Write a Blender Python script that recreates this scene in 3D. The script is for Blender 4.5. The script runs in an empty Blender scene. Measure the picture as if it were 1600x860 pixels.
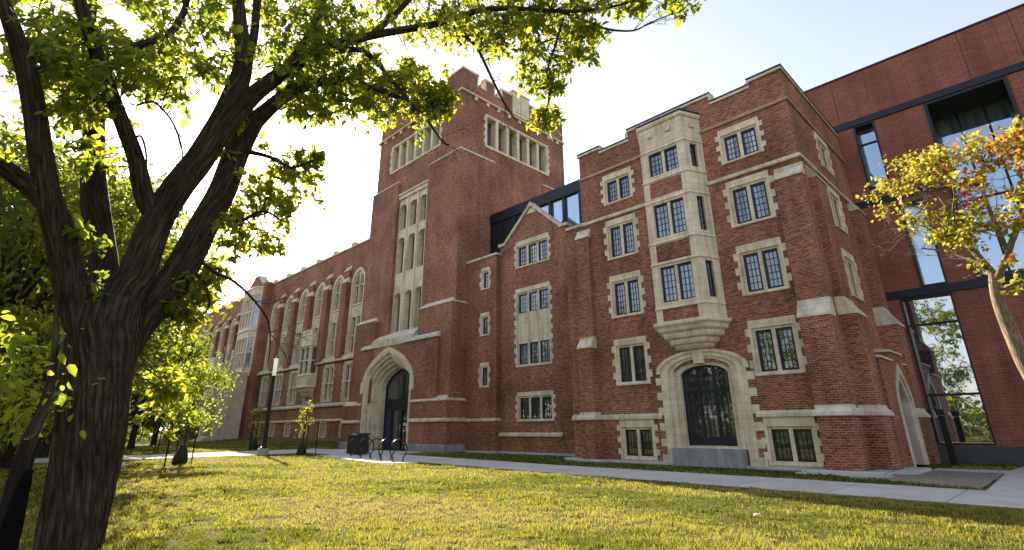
import bpy, math, random
import numpy as np
from mathutils import Vector, Matrix, noise
from mathutils.geometry import tessellate_polygon
random.seed(7)
SC = bpy.context.scene
COL = SC.collection
rad = math.radians

# ------------------------------------------------------------------ camera, sky, sun, exposure
PITCH, YAW, ROLL = 0.348689562, -0.789841815, -0.005866
FPX, PCX, PCY, EYE = 823.3546, 800.0, 369.941, 1.55
def cam_axes():
    fw = Vector((math.sin(YAW)*math.cos(PITCH), math.cos(YAW)*math.cos(PITCH), math.sin(PITCH)))
    r = Vector((math.cos(YAW), -math.sin(YAW), 0)); u = r.cross(fw)
    return r*math.cos(ROLL)+u*math.sin(ROLL), -r*math.sin(ROLL)+u*math.cos(ROLL), fw
CR, CU, CF = cam_axes()
cd = bpy.data.cameras.new("camera"); cam = bpy.data.objects.new("camera", cd); COL.objects.link(cam)
cd.sensor_width = 36; cd.lens = 36*FPX/1600; cd.shift_y = -(430-PCY)/1600
cd.clip_start = 0.1; cd.clip_end = 4000
m3 = Matrix((CR, CU, -CF)).transposed()
cam.matrix_world = Matrix.Translation((0, 0, EYE)) @ m3.to_4x4()
SC.camera = cam

SUN_EL, SUN_AZ = rad(27.2), rad(-74.6)          # azimuth from +Y towards +X
W = bpy.data.worlds.new("World"); SC.world = W; W.use_nodes = True
wn = W.node_tree; bg = wn.nodes["Background"]
sky = wn.nodes.new("ShaderNodeTexSky"); sky.sky_type = 'NISHITA'; sky.sun_disc = False
sky.sun_elevation = SUN_EL; sky.sun_rotation = SUN_AZ
sky.air_density = 1.0; sky.dust_density = 1.3; sky.ozone_density = 1.0; sky.altitude = 300
hs = wn.nodes.new("ShaderNodeHueSaturation"); hs.inputs["Saturation"].default_value = 0.62
wn.links.new(sky.outputs[0], hs.inputs["Color"]); tint = wn.nodes.new("ShaderNodeMix"); tint.data_type = 'RGBA'; tint.blend_type = 'MULTIPLY'; tint.inputs[0].default_value = 1.0
tint.inputs[7].default_value = (1.0, 0.94, 0.92, 1)
wn.links.new(hs.outputs[0], tint.inputs[6]); wn.links.new(tint.outputs[2], bg.inputs[0]); bg.inputs[1].default_value = 0.105
sl = bpy.data.lights.new("sun_lamp", 'SUN'); sl.energy = 5.0; sl.angle = rad(0.5); sl.color = (1.0, 0.89, 0.70)
so = bpy.data.objects.new("sun_lamp", sl); COL.objects.link(so)
SUNV = Vector((math.sin(SUN_AZ)*math.cos(SUN_EL), math.cos(SUN_AZ)*math.cos(SUN_EL), math.sin(SUN_EL)))
so.rotation_euler = SUNV.to_track_quat('Z', 'Y').to_euler(); so.location = (0, 0, 60)
SC.view_settings.view_transform = 'Standard'; SC.view_settings.look = 'None'
SC.view_settings.exposure = 1.84; SC.view_settings.gamma = 1.0; SC.view_settings.use_curve_mapping = False
SC.cycles.max_bounces = 6; SC.cycles.diffuse_bounces = 3; SC.cycles.glossy_bounces = 3
SC.cycles.transmission_bounces = 4; SC.cycles.transparent_max_bounces = 6
SC.cycles.sample_clamp_indirect = 6

def at(px, py, hd):
    """point seen at (px,py) of the photograph, hd metres away measured along the ground"""
    d = CF + CR*((px-PCX)/FPX) - CU*((py-PCY)/FPX)
    t = hd/math.hypot(d.x, d.y)
    return Vector((0, 0, EYE)) + d*t
def gnd(px, py, z=0.0):
    d = CF + CR*((px-PCX)/FPX) - CU*((py-PCY)/FPX)
    t = (z-EYE)/d.z
    return Vector((0, 0, EYE)) + d*t
def depth_of(p): return (p-Vector((0, 0, EYE))).dot(CF)

# ------------------------------------------------------------------ materials
def mat(name):
    m = bpy.data.materials.new(name); m.use_nodes = True
    return m, m.node_tree.nodes, m.node_tree.links, m.node_tree.nodes["Principled BSDF"]
def ramp(N, stops):
    r = N.new("ShaderNodeValToRGB"); e = r.color_ramp.elements
    while len(e) < len(stops): e.new(0.5)
    for k, (p, c) in enumerate(stops): e[k].position = p; e[k].color = (*c, 1)
    return r
def noise_n(N, L, scale, detail=4, vec=None, rough=0.55):
    n = N.new("ShaderNodeTexNoise"); n.inputs["Scale"].default_value = scale; n.inputs["Detail"].default_value = detail
    n.inputs["Roughness"].default_value = rough
    if vec is not None: L.new(vec, n.inputs["Vector"])
    return n
def mixc(N, L, fac, a, b, mode='MIX'):
    m = N.new("ShaderNodeMix"); m.data_type = 'RGBA'; m.blend_type = mode
    for s, v in ((m.inputs[0], fac), (m.inputs[6], a), (m.inputs[7], b)):
        if hasattr(v, "links"): L.new(v, s)
        elif isinstance(v, (int, float)): s.default_value = v
        else: s.default_value = (*v, 1)
    return m.outputs[2]

def brick_material(name, c1, c2, mortar, bw, rh, ms, dark=0.55, bias=0.0, bump=0.5, var=1.0):
    m, N, L, P = mat(name)
    uv = N.new("ShaderNodeUVMap"); uv.uv_map = "uv"
    b = N.new("ShaderNodeTexBrick"); L.new(uv.outputs[0], b.inputs["Vector"])
    b.offset = 0.5; b.inputs["Scale"].default_value = 1; b.inputs["Brick Width"].default_value = bw
    b.inputs["Row Height"].default_value = rh; b.inputs["Mortar Size"].default_value = ms
    b.inputs["Mortar Smooth"].default_value = 0.25; b.inputs["Bias"].default_value = bias
    b.inputs["Color1"].default_value = (*c1, 1); b.inputs["Color2"].default_value = (*c2, 1)
    b.inputs["Mortar"].default_value = (*mortar, 1)
    tc = N.new("ShaderNodeTexCoord")
    n1 = noise_n(N, L, 0.35, 5, tc.outputs["Object"])
    r1 = ramp(N, [(0.3, (dark,)*3), (0.7, (1.15,)*3)]); L.new(n1.outputs[0], r1.inputs[0])
    c = mixc(N, L, 1.0, b.outputs[0], r1.outputs[0], 'MULTIPLY')
    # fine bright/dark single-brick variation
    mp = N.new("ShaderNodeMapping"); L.new(uv.outputs[0], mp.inputs[0]); mp.inputs["Scale"].default_value = (1/bw*0.9, 1/rh*0.9, 1)
    n2 = noise_n(N, L, 1.0, 1, mp.outputs[0]); r2 = ramp(N, [(0.3, (1-0.38*var,)*3), (0.5, (1, 1, 1)), (0.72, (1+0.4*var, 1+0.36*var, 1+0.3*var))])
    L.new(n2.outputs[0], r2.inputs[0])
    c = mixc(N, L, 1.0, c, r2.outputs[0], 'MULTIPLY')
    mps = N.new("ShaderNodeMapping"); L.new(tc.outputs["Object"], mps.inputs[0]); mps.inputs["Scale"].default_value = (1.1, 1.1, 0.09)
    ns_ = noise_n(N, L, 1.0, 5, mps.outputs[0], 0.6); rs_ = ramp(N, [(0.34, (0.70, 0.68, 0.68)), (0.52, (1, 1, 1)), (0.72, (1.1, 1.08, 1.05))]); L.new(ns_.outputs[0], rs_.inputs[0])
    c = mixc(N, L, 0.8, c, rs_.outputs[0], 'MULTIPLY')
    # pale weathering blotches
    n3 = noise_n(N, L, 0.9, 6, tc.outputs["Object"], 0.65); r3 = ramp(N, [(0.6, (0, 0, 0)), (0.78, (1, 1, 1))]); L.new(n3.outputs[0], r3.inputs[0])
    f3 = N.new("ShaderNodeMath"); f3.operation = 'MULTIPLY'; f3.inputs[1].default_value = 0.06; L.new(r3.outputs[0], f3.inputs[0])
    c = mixc(N, L, f3.outputs[0], c, (0.42, 0.36, 0.31))
    L.new(c, P.inputs["Base Color"]); P.inputs["Roughness"].default_value = 0.88
    P.inputs["Specular IOR Level"].default_value = 0.25
    bp = N.new("ShaderNodeBump"); bp.inputs["Strength"].default_value = bump; bp.inputs["Distance"].default_value = 0.012; bp.invert = True
    L.new(b.outputs["Fac"], bp.inputs["Height"]); L.new(bp.outputs[0], P.inputs["Normal"])
    return m
BRICK = brick_material("brick_old", (0.40, 0.122, 0.066), (0.165, 0.052, 0.035), (0.42, 0.285, 0.195), 0.24, 0.086, 0.0115)
BRICKN = brick_material("brick_modern", (0.285, 0.086, 0.055), (0.205, 0.060, 0.042), (0.33, 0.19, 0.15), 0.40, 0.082, 0.009, dark=0.8, bump=0.6, var=0.35)

def stone_material(name, base, dk, lt, bw=0.62, rh=0.31, joint=0.5):
    m, N, L, P = mat(name)
    tc = N.new("ShaderNodeTexCoord"); uv = N.new("ShaderNodeUVMap"); uv.uv_map = "uv"
    n = noise_n(N, L, 1.3, 7, tc.outputs["Object"], 0.65)
    r = ramp(N, [(0.3, dk), (0.52, base), (0.75, lt)]); L.new(n.outputs[0], r.inputs[0])
    b = N.new("ShaderNodeTexBrick"); L.new(uv.outputs[0], b.inputs["Vector"]); b.inputs["Scale"].default_value = 1
    b.inputs["Brick Width"].default_value = bw; b.inputs["Row Height"].default_value = rh; b.inputs["Mortar Size"].default_value = 0.006
    b.inputs["Color1"].default_value = (1, 1, 1, 1); b.inputs["Color2"].default_value = (0.88, 0.86, 0.84, 1); b.inputs["Mortar"].default_value = (joint, joint*0.95, joint*0.9, 1)
    c = mixc(N, L, 1.0, r.outputs[0], b.outputs[0], 'MULTIPLY')
    mp = N.new("ShaderNodeMapping"); L.new(tc.outputs["Object"], mp.inputs[0]); mp.inputs["Scale"].default_value = (2.2, 2.2, 0.25)
    n2 = noise_n(N, L, 1.6, 4, mp.outputs[0]); r2 = ramp(N, [(0.32, (0.72, 0.69, 0.65)), (0.55, (1, 1, 1))]); L.new(n2.outputs[0], r2.inputs[0])
    c = mixc(N, L, 1.0, c, r2.outputs[0], 'MULTIPLY')
    L.new(c, P.inputs["Base Color"]); P.inputs["Roughness"].default_value = 0.85; P.inputs["Specular IOR Level"].default_value = 0.3
    n4 = noise_n(N, L, 14, 5, tc.outputs["Object"])
    bp = N.new("ShaderNodeBump"); bp.inputs["Strength"].default_value = 0.25; bp.inputs["Distance"].default_value = 0.01
    L.new(n4.outputs[0], bp.inputs["Height"]); L.new(bp.outputs[0], P.inputs["Normal"])
    return m
STONE = stone_material("limestone", (0.75, 0.635, 0.485), (0.61, 0.51, 0.385), (0.82, 0.72, 0.575))
PALE = stone_material("weathered_pale_stone", (0.66, 0.585, 0.475), (0.46, 0.405, 0.325), (0.75, 0.675, 0.56), 1.2, 3.0)
GRANITE = stone_material("grey_plinth", (0.30, 0.30, 0.31), (0.22, 0.22, 0.23), (0.38, 0.38, 0.385), 1.5, 3.0, 0.7)
BAND = stone_material("tan_terracotta", (0.40, 0.285, 0.155), (0.30, 0.21, 0.11), (0.48, 0.35, 0.2), 1.0, 3.0)

def plain(name, col, rough=0.5, metal=0.0, spec=0.5, nscale=0, namp=0.2, bump=0.0):
    m, N, L, P = mat(name)
    P.inputs["Roughness"].default_value = rough; P.inputs["Metallic"].default_value = metal; P.inputs["Specular IOR Level"].default_value = spec
    P.inputs["Base Color"].default_value = (*col, 1)
    if nscale:
        tc = N.new("ShaderNodeTexCoord"); n = noise_n(N, L, nscale, 6, tc.outputs["Object"])
        r = ramp(N, [(0.3, tuple(c*(1-namp) for c in col)), (0.7, tuple(c*(1+namp) for c in col))]); L.new(n.outputs[0], r.inputs[0])
        L.new(r.outputs[0], P.inputs["Base Color"])
        if bump:
            bp = N.new("ShaderNodeBump"); bp.inputs["Strength"].default_value = bump; bp.inputs["Distance"].default_value = 0.02
            L.new(n.outputs[0], bp.inputs["Height"]); L.new(bp.outputs[0], P.inputs["Normal"])
    return m
STEEL = plain("window_steel_navy", (0.010, 0.013, 0.021), 0.45, 0, 0.4)
DARKMETAL = plain("dark_cladding", (0.013, 0.016, 0.026), 0.5, 0.2, 0.4, 3, 0.15)
BLACK = plain("black_steel", (0.012, 0.012, 0.013), 0.35, 0.5, 0.5)
ROOF = plain("roof_membrane", (0.06, 0.06, 0.065), 0.9)
FLASH = plain("lead_flashing", (0.05, 0.055, 0.07), 0.45, 0.6)
INTERIOR = plain("dark_interior", (0.02, 0.02, 0.024), 0.9)
BLUEDOOR = plain("blue_door_paint", (0.012, 0.02, 0.09), 0.4)
SIGNWHITE = plain("white_print", (0.75, 0.75, 0.76), 0.5)
GREENBAG = plain("green_watering_bag", (0.016, 0.028, 0.014), 0.6, 0, 0.3, 6, 0.3)
WOODST = plain("stake_metal", (0.02, 0.016, 0.013), 0.9, 0, 0.05)
GALV = plain("galvanised_rail", (0.10, 0.10, 0.11), 0.5, 0.6)

def glass_material(name, tint, refl, curtain_sky=0.0, ccol=(0.5, 0.52, 0.55), cscale=9.0, wob=0.02, gcol=(0.92, 0.95, 1)):
    m, N, L, P = mat(name)
    P.inputs["Base Color"].default_value = (*tint, 1); P.inputs["Roughness"].default_value = 0.6; P.inputs["Specular IOR Level"].default_value = 0.2
    uv = N.new("ShaderNodeUVMap"); uv.uv_map = "uv"
    if curtain_sky:
        mp = N.new("ShaderNodeMapping"); L.new(uv.outputs[0], mp.inputs[0]); mp.inputs["Scale"].default_value = (cscale, 0.12, 1)
        n = noise_n(N, L, 1.0, 3, mp.outputs[0], 0.6); r = ramp(N, [(0.42, tint), (0.62, tuple(tint[i]+(ccol[i]-tint[i])*curtain_sky for i in range(3)))]); L.new(n.outputs[0], r.inputs[0])
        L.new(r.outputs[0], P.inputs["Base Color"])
    g = N.new("ShaderNodeBsdfGlossy"); g.inputs["Roughness"].default_value = 0.015; g.inputs["Color"].default_value = (*gcol, 1)
    tc = N.new("ShaderNodeTexCoord"); nb = noise_n(N, L, 0.9, 2, tc.outputs["Object"])
    bp = N.new("ShaderNodeBump"); bp.inputs["Strength"].default_value = wob; bp.inputs["Distance"].default_value = 0.3
    L.new(nb.outputs[0], bp.inputs["Height"]); L.new(bp.outputs[0], g.inputs["Normal"])
    lw = N.new("ShaderNodeLayerWeight"); lw.inputs[0].default_value = 0.25
    mr = N.new("ShaderNodeMapRange"); mr.inputs[3].default_value = refl; mr.inputs[4].default_value = 1.0; L.new(lw.outputs["Fresnel"], mr.inputs[0])
    mx = N.new("ShaderNodeMixShader"); L.new(mr.outputs[0], mx.inputs[0]); L.new(P.outputs[0], mx.inputs[1]); L.new(g.outputs[0], mx.inputs[2])
    L.new(mx.outputs[0], N["Material Output"].inputs[0])
    return m
PANE = glass_material("leaded_pane", (0.018, 0.024, 0.036), 0.15, 0.6, (0.42, 0.47, 0.56), 9.0, 0.08, (0.8, 0.88, 1.0))
PANE2 = glass_material("curtained_pane", (0.03, 0.036, 0.048), 0.13, 1.0, (0.55, 0.57, 0.62), 6.0, 0.1, (0.8, 0.88, 1.0))
PANED = glass_material("dark_pane", (0.012, 0.013, 0.017), 0.12, 0.25, (0.3, 0.3, 0.3), 6, 0.03)
CURTAINWALL = glass_material("modern_glass", (0.02, 0.03, 0.04), 0.5, 0, wob=0.012)
SKYGLASS = glass_material("modern_sky_glass", (0.05, 0.09, 0.14), 0.5, 0.6, (0.30, 0.46, 0.60), 2.2, 0.02, (0.62, 0.78, 0.97))  # light blue streaks in the base colour stand for reflected sky

def concrete_material():
    m, N, L, P = mat("concrete_paving")
    tc = N.new("ShaderNodeTexCoord"); n = noise_n(N, L, 0.8, 8, tc.outputs["Object"], 0.7)
    r = ramp(N, [(0.3, (0.35, 0.345, 0.335)), (0.7, (0.54, 0.53, 0.515))]); L.new(n.outputs[0], r.inputs[0])
    uv = N.new("ShaderNodeUVMap"); uv.uv_map = "uv"
    b = N.new("ShaderNodeTexBrick"); L.new(uv.outputs[0], b.inputs["Vector"]); b.offset = 0; b.inputs["Scale"].default_value = 1
    b.inputs["Brick Width"].default_value = 2.4; b.inputs["Row Height"].default_value = 40.0; b.inputs["Mortar Size"].default_value = 0.018
    b.inputs["Color1"].default_value = (1, 1, 1, 1); b.inputs["Color2"].default_value = (0.93, 0.93, 0.93, 1); b.inputs["Mortar"].default_value = (0.5, 0.48, 0.45, 1)
    c = mixc(N, L, 1.0, r.outputs[0], b.outputs[0], 'MULTIPLY'); L.new(c, P.inputs["Base Color"]); P.inputs["Roughness"].default_value = 0.9
    n2 = noise_n(N, L, 40, 4, tc.outputs["Object"]); bp = N.new("ShaderNodeBump"); bp.inputs["Strength"].default_value = 0.2; bp.inputs["Distance"].default_value = 0.01
    L.new(n2.outputs[0], bp.inputs["Height"]); L.new(bp.outputs[0], P.inputs["Normal"])
    return m
CONC = concrete_material()
def ground_material():
    m, N, L, P = mat("lawn_turf")
    tc = N.new("ShaderNodeTexCoord"); n = noise_n(N, L, 0.5, 6, tc.outputs["Object"], 0.7); n2 = noise_n(N, L, 11, 6, tc.outputs["Object"], 0.75)
    r = ramp(N, [(0.32, (0.050, 0.066, 0.014)), (0.55, (0.14, 0.13, 0.03)), (0.75, (0.20, 0.165, 0.055))]); L.new(n.outputs[0], r.inputs[0])
    r2 = ramp(N, [(0.35, (0.35, 0.38, 0.3)), (0.6, (1.1, 1.1, 1.0))]); L.new(n2.outputs[0], r2.inputs[0])
    c = mixc(N, L, 1.0, r.outputs[0], r2.outputs[0], 'MULTIPLY'); L.new(c, P.inputs["Base Color"]); P.inputs["Roughness"].default_value = 1.0
    P.inputs["Specular IOR Level"].default_value = 0.05
    bp = N.new("ShaderNodeBump"); bp.inputs["Strength"].default_value = 1.0; bp.inputs["Distance"].default_value = 0.06
    L.new(n2.outputs[0], bp.inputs["Height"]); L.new(bp.outputs[0], P.inputs["Normal"])
    return m
TURF = ground_material()
def gravel_material():
    m, N, L, P = mat("river_gravel")
    tc = N.new("ShaderNodeTexCoord"); v = N.new("ShaderNodeTexVoronoi"); v.inputs["Scale"].default_value = 22; L.new(tc.outputs["Object"], v.inputs["Vector"])
    r = ramp(N, [(0.0, (0.14, 0.115, 0.095)), (0.5, (0.26, 0.22, 0.18)), (1.0, (0.40, 0.36, 0.31))]); sp = N.new("ShaderNodeSeparateColor"); L.new(v.outputs["Color"], sp.inputs[0]); L.new(sp.outputs[0], r.inputs[0])
    L.new(r.outputs[0], P.inputs["Base Color"]); P.inputs["Roughness"].default_value = 0.8
    bp = N.new("ShaderNodeBump"); bp.inputs["Strength"].default_value = 1; bp.inputs["Distance"].default_value = 0.05; bp.invert = True
    L.new(v.outputs["Distance"], bp.inputs["Height"]); L.new(bp.outputs[0], P.inputs["Normal"])
    return m
GRAVEL = gravel_material()
def leaf_material(name, col, trans, tw=0.5, rough=0.45):
    m, N, L, P = mat(name)
    oi = N.new("ShaderNodeTexCoord"); n = noise_n(N, L, 1.7, 2, oi.outputs["Object"])
    r = ramp(N, [(0.3, tuple(c*0.7 for c in col)), (0.7, tuple(c*1.25 for c in col))]); L.new(n.outputs[0], r.inputs[0])
    L.new(r.outputs[0], P.inputs["Base Color"]); P.inputs["Roughness"].default_value = rough; P.inputs["Specular IOR Level"].default_value = 0.25
    t = N.new("ShaderNodeBsdfTranslucent"); t.inputs[0].default_value = (*trans, 1)
    mx = N.new("ShaderNodeMixShader"); mx.inputs[0].default_value = tw; L.new(P.outputs[0], mx.inputs[1]); L.new(t.outputs[0], mx.inputs[2])
    L.new(mx.outputs[0], N["Material Output"].inputs[0])
    return m
LEAF = [leaf_material("leaf_green", (0.060, 0.105, 0.016), (0.24, 0.32, 0.025), 0.58),
        leaf_material("leaf_midgreen", (0.085, 0.125, 0.02), (0.38, 0.43, 0.03), 0.58),
        leaf_material("leaf_yellowgreen", (0.13, 0.15, 0.022), (0.58, 0.55, 0.04), 0.6)]
MAPLE = [leaf_material("maple_green", (0.14, 0.17, 0.025), (0.32, 0.35, 0.03), 0.35),
         leaf_material("maple_yellow", (0.46, 0.37, 0.06), (0.60, 0.47, 0.05), 0.45),
         leaf_material("maple_lime", (0.32, 0.31, 0.05), (0.48, 0.45, 0.05), 0.45),
         leaf_material("maple_orange", (0.50, 0.20, 0.06), (0.58, 0.24, 0.06), 0.4),
         leaf_material("maple_red", (0.28, 0.045, 0.05), (0.30, 0.05, 0.05), 0.3)]
FAR = [leaf_material("far_green", (0.05, 0.08, 0.016), (0.17, 0.23, 0.02)),
       leaf_material("far_midgreen", (0.075, 0.10, 0.02), (0.27, 0.32, 0.025)),
       leaf_material("far_yellow", (0.12, 0.13, 0.024), (0.42, 0.41, 0.03))]
BLADE = [leaf_material("blade_green", (0.075, 0.095, 0.018), (0.16, 0.19, 0.02), 0.4, 0.6),
         leaf_material("blade_yellowgreen", (0.20, 0.195, 0.036), (0.40, 0.37, 0.045), 0.45, 0.6),
         leaf_material("blade_straw", (0.36, 0.305, 0.105), (0.42, 0.35, 0.11), 0.4, 0.7)]
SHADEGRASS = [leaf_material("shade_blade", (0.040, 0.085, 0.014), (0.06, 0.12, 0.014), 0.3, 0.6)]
def bark_material(name, dk, lt, sc=1.0, bump=1.0):
    m, N, L, P = mat(name)
    uv = N.new("ShaderNodeUVMap"); uv.uv_map = "uv"; mp = N.new("ShaderNodeMapping"); L.new(uv.outputs[0], mp.inputs[0]); mp.inputs["Scale"].default_value = (16*sc, 3.0*sc, 1)
    n = noise_n(N, L, 1.0, 8, mp.outputs[0], 0.65); n.inputs["Distortion"].default_value = 0.6
    tc = N.new("ShaderNodeTexCoord"); n2 = noise_n(N, L, 2.2, 5, tc.outputs["Object"])
    r = ramp(N, [(0.35, dk), (0.62, lt)]); L.new(n.outputs[0], r.inputs[0]); r2 = ramp(N, [(0.3, (0.65, 0.65, 0.65)), (0.75, (1.2, 1.15, 1.1))]); L.new(n2.outputs[0], r2.inputs[0])
    c = mixc(N, L, 1.0, r.outputs[0], r2.outputs[0], 'MULTIPLY'); L.new(c, P.inputs["Base Color"]); P.inputs["Roughness"].default_value = 0.95; P.inputs["Specular IOR Level"].default_value = 0.15
    mp2 = N.new("ShaderNodeMapping"); L.new(uv.outputs[0], mp2.inputs[0]); mp2.inputs["Scale"].default_value = (13*sc, 1.25*sc, 1)
    nd = noise_n(N, L, 1.3, 4, mp2.outputs[0]); vm = N.new("ShaderNodeMixRGB"); vm.blend_type = 'ADD'; vm.inputs[0].default_value = 1.6
    L.new(mp2.outputs[0], vm.inputs[1]); L.new(nd.outputs["Color"], vm.inputs[2])
    vo = N.new("ShaderNodeTexVoronoi"); vo.feature = 'DISTANCE_TO_EDGE'; vo.inputs["Scale"].default_value = 1.0; L.new(vm.outputs[0], vo.inputs["Vector"])
    rv = ramp(N, [(0.0, (0.34, 0.32, 0.30)), (0.26, (1, 1, 1))]); L.new(vo.outputs["Distance"], rv.inputs[0])
    c = mixc(N, L, 0.7, c, rv.outputs[0], 'MULTIPLY'); L.new(c, P.inputs["Base Color"])
    hm = N.new("ShaderNodeMath"); hm.operation = 'MULTIPLY_ADD'; hm.inputs[1].default_value = 0.9; L.new(rv.outputs[0], hm.inputs[0]); L.new(n.outputs[0], hm.inputs[2])
    bp = N.new("ShaderNodeBump"); bp.inputs["Strength"].default_value = bump; bp.inputs["Distance"].default_value = 0.05/sc
    L.new(hm.outputs[0], bp.inputs["Height"]); L.new(bp.outputs[0], P.inputs["Normal"])
    return m
BARK = bark_material("elm_bark", (0.030, 0.022, 0.016), (0.108, 0.080, 0.058))
TWIG = bark_material("twig_bark", (0.05, 0.042, 0.036), (0.12, 0.10, 0.085), 3, 0.4)
MBARK = bark_material("maple_bark", (0.19, 0.145, 0.10), (0.36, 0.285, 0.205), 2.5, 0.4)
DRYTWIG = bark_material("grey_twig_bark", (0.20, 0.16, 0.13), (0.34, 0.28, 0.23), 3, 0.3)
def emit(name, col, s):
    m, N, L, P = mat(name); P.inputs["Emission Color"].default_value = (*col, 1); P.inputs["Emission Strength"].default_value = s
    P.inputs["Base Color"].default_value = (0.8, 0.8, 0.8, 1); return m

# ------------------------------------------------------------------ mesh builder
def basis(Fr, u, z, d):
    return Vector((Fr[0]+Fr[2]*u+Fr[4]*d, Fr[1]+Fr[3]*u+Fr[5]*d, z))
def front(Y): return (0.0, Y, 1.0, 0.0, 0.0, -1.0)          # u = world x, d>0 towards the street
def rside(X): return (X, 0.0, 0.0, 1.0, 1.0, 0.0)           # u = world y, d>0 towards +x
def lside(X): return (X, 0.0, 0.0, -1.0, -1.0, 0.0)         # u = -world y, d>0 towards -x
def frame2(p, q):                                          # wall from plan point p to q, outward to the right of p->q
    d = Vector((q[0]-p[0], q[1]-p[1])); l = d.length; d /= l
    return (p[0], p[1], d.x, d.y, d.y, -d.x), l
class MB:
    def __init__(s): s.v = []; s.f = []; s.mi = []; s.uv = None; s.luv = []
    def add(s, pts, faces, mi=0, uvs=None):
        o = len(s.v); s.v += [tuple(p) for p in pts]
        for f in faces:
            s.f.append([o+i for i in f]); s.mi.append(mi)
            s.luv.append([uvs[i] for i in f] if uvs else None)
    def quad(s, a, b, c, d, mi=0): s.add([a, b, c, d], [(0, 1, 2, 3)], mi)
    def prism(s, Fr, poly, d0, d1, holes=(), mi=0, back=True, sides=True):
        """d0 front (outer) depth, d1 back depth"""
        if area(poly) < 0: poly = poly[::-1]
        loops = [poly]+[h if area(h) < 0 else h[::-1] for h in holes]
        if len(loops) == 1 and len(poly) == 4: tris = [(0, 1, 2, 3)]
        else: tris = tessellate_polygon([[Vector((p[0], p[1], 0)) for p in l] for l in loops])
        flat = [p for l in loops for p in l]; n = len(flat)
        fixed = []
        for t in tris:
            if len(t) == 3:
                a, b, c = (flat[i] for i in t)
                cr = (b[0]-a[0])*(c[1]-a[1])-(b[1]-a[1])*(c[0]-a[0])
                if abs(cr) < 1e-9: continue
                t = t if cr > 0 else t[::-1]
            fixed.append(tuple(t))
        s.add([basis(Fr, u, z, d0) for u, z in flat], fixed, mi)
        if back: s.add([basis(Fr, u, z, d1) for u, z in flat], [t[::-1] for t in fixed], mi)
        if sides:
            for l in loops:
                k = len(l)
                for i in range(k):
                    a, b = l[i], l[(i+1) % k]
                    s.add([basis(Fr, *a, d0), basis(Fr, *a, d1), basis(Fr, *b, d1), basis(Fr, *b, d0)], [(0, 1, 2, 3)], mi)
    def box(s, Fr, u0, u1, z0, z1, d0, d1, mi=0):
        s.prism(Fr, [(u0, z0), (u1, z0), (u1, z1), (u0, z1)], max(d0, d1), min(d0, d1), mi=mi)
    def extr(s, Fr, prof, u0, u1, mi=0):
        """profile [(d,z)] closed polygon, extruded along u"""
        if area(prof) < 0: prof = prof[::-1]
        k = len(prof)
        a = [basis(Fr, u0, z, d) for d, z in prof]; b = [basis(Fr, u1, z, d) for d, z in prof]
        s.add(a+b, [tuple(range(k))[::1], tuple(range(2*k-1, k-1, -1))]+[(i, i+k, (i+1) % k+k, (i+1) % k) for i in range(k)], mi)
    def sweep(s, path, prof, closed=False, mi=0):
        """profile [(out,z)] swept along plan path (outward = right of travel), mitred"""
        n = len(path); P = [Vector((p[0], p[1])) for p in path]; rings = []
        for i in range(n):
            if closed: a, b, c = P[i-1], P[i], P[(i+1) % n]
            else: a, b, c = (P[i-1] if i else None), P[i], (P[i+1] if i < n-1 else None)
            def nrm(p, q): d = (q-p).normalized(); return Vector((d.y, -d.x))
            if a is None: m = nrm(b, c)
            elif c is None: m = nrm(a, b)
            else:
                n1, n2 = nrm(a, b), nrm(b, c); m = (n1+n2); m = m/max(1e-6, m.dot(n1))
            rings.append([(b.x+m.x*o, b.y+m.y*o, z) for o, z in prof])
        k = len(prof); pts = [p for r in rings for p in r]; faces = []
        for i in range(n if closed else n-1):
            j = (i+1) % n
            for q in range(k):
                faces.append((i*k+q, i*k+(q+1) % k, j*k+(q+1) % k, j*k+q))
        if not closed: faces += [tuple(range(k-1, -1, -1)), tuple((n-1)*k+q for q in range(k))]
        s.add(pts, faces, mi)
    def tube(s, pts, radii, sides=8, mi=0, cap=True, jitter=None):
        pts = [Vector(p) for p in pts]; n = len(pts); k = sides
        up = Vector((0.37, 0.61, 0.70)); V = []; UV = []; ln = 0
        for i, p in enumerate(pts):
            t = (pts[min(i+1, n-1)]-pts[max(i-1, 0)]).normalized()
            if i == 0:
                a = t.cross(up).normalized()
            else:
                a = (a-t*a.dot(t)).normalized(); ln += (p-pts[i-1]).length
            b = t.cross(a); r = radii[i] if hasattr(radii, "__len__") else radii
            for j in range(k+1):
                an = 2*math.pi*(j % k)/k; rr = r
                if jitter: rr = r*jitter(p, an, ln)
                V.append(p+a*(math.cos(an)*rr)+b*(math.sin(an)*rr)); UV.append((2*math.pi*j/k*max(r, 0.02), ln))
        F = [(i*(k+1)+j, i*(k+1)+j+1, (i+1)*(k+1)+j+1, (i+1)*(k+1)+j) for i in range(n-1) for j in range(k)]
        s.add(V, F, mi, UV)
        if cap:
            s.add(V[:k], [tuple(range(k-1, -1, -1))], mi); s.add(V[-k-1:-1], [tuple(range(k))], mi)
    def lathe(s, c, prof, seg=16, mi=0):
        pts = []; k = len(prof)
        for j in range(seg):
            an = 2*math.pi*j/seg
            pts += [(c[0]+r*math.cos(an), c[1]+r*math.sin(an), c[2]+z) for r, z in prof]
        s.add(pts, [(j*k+i, ((j+1) % seg)*k+i, ((j+1) % seg)*k+i+1, j*k+i+1) for j in range(seg) for i in range(k-1)], mi)
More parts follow.
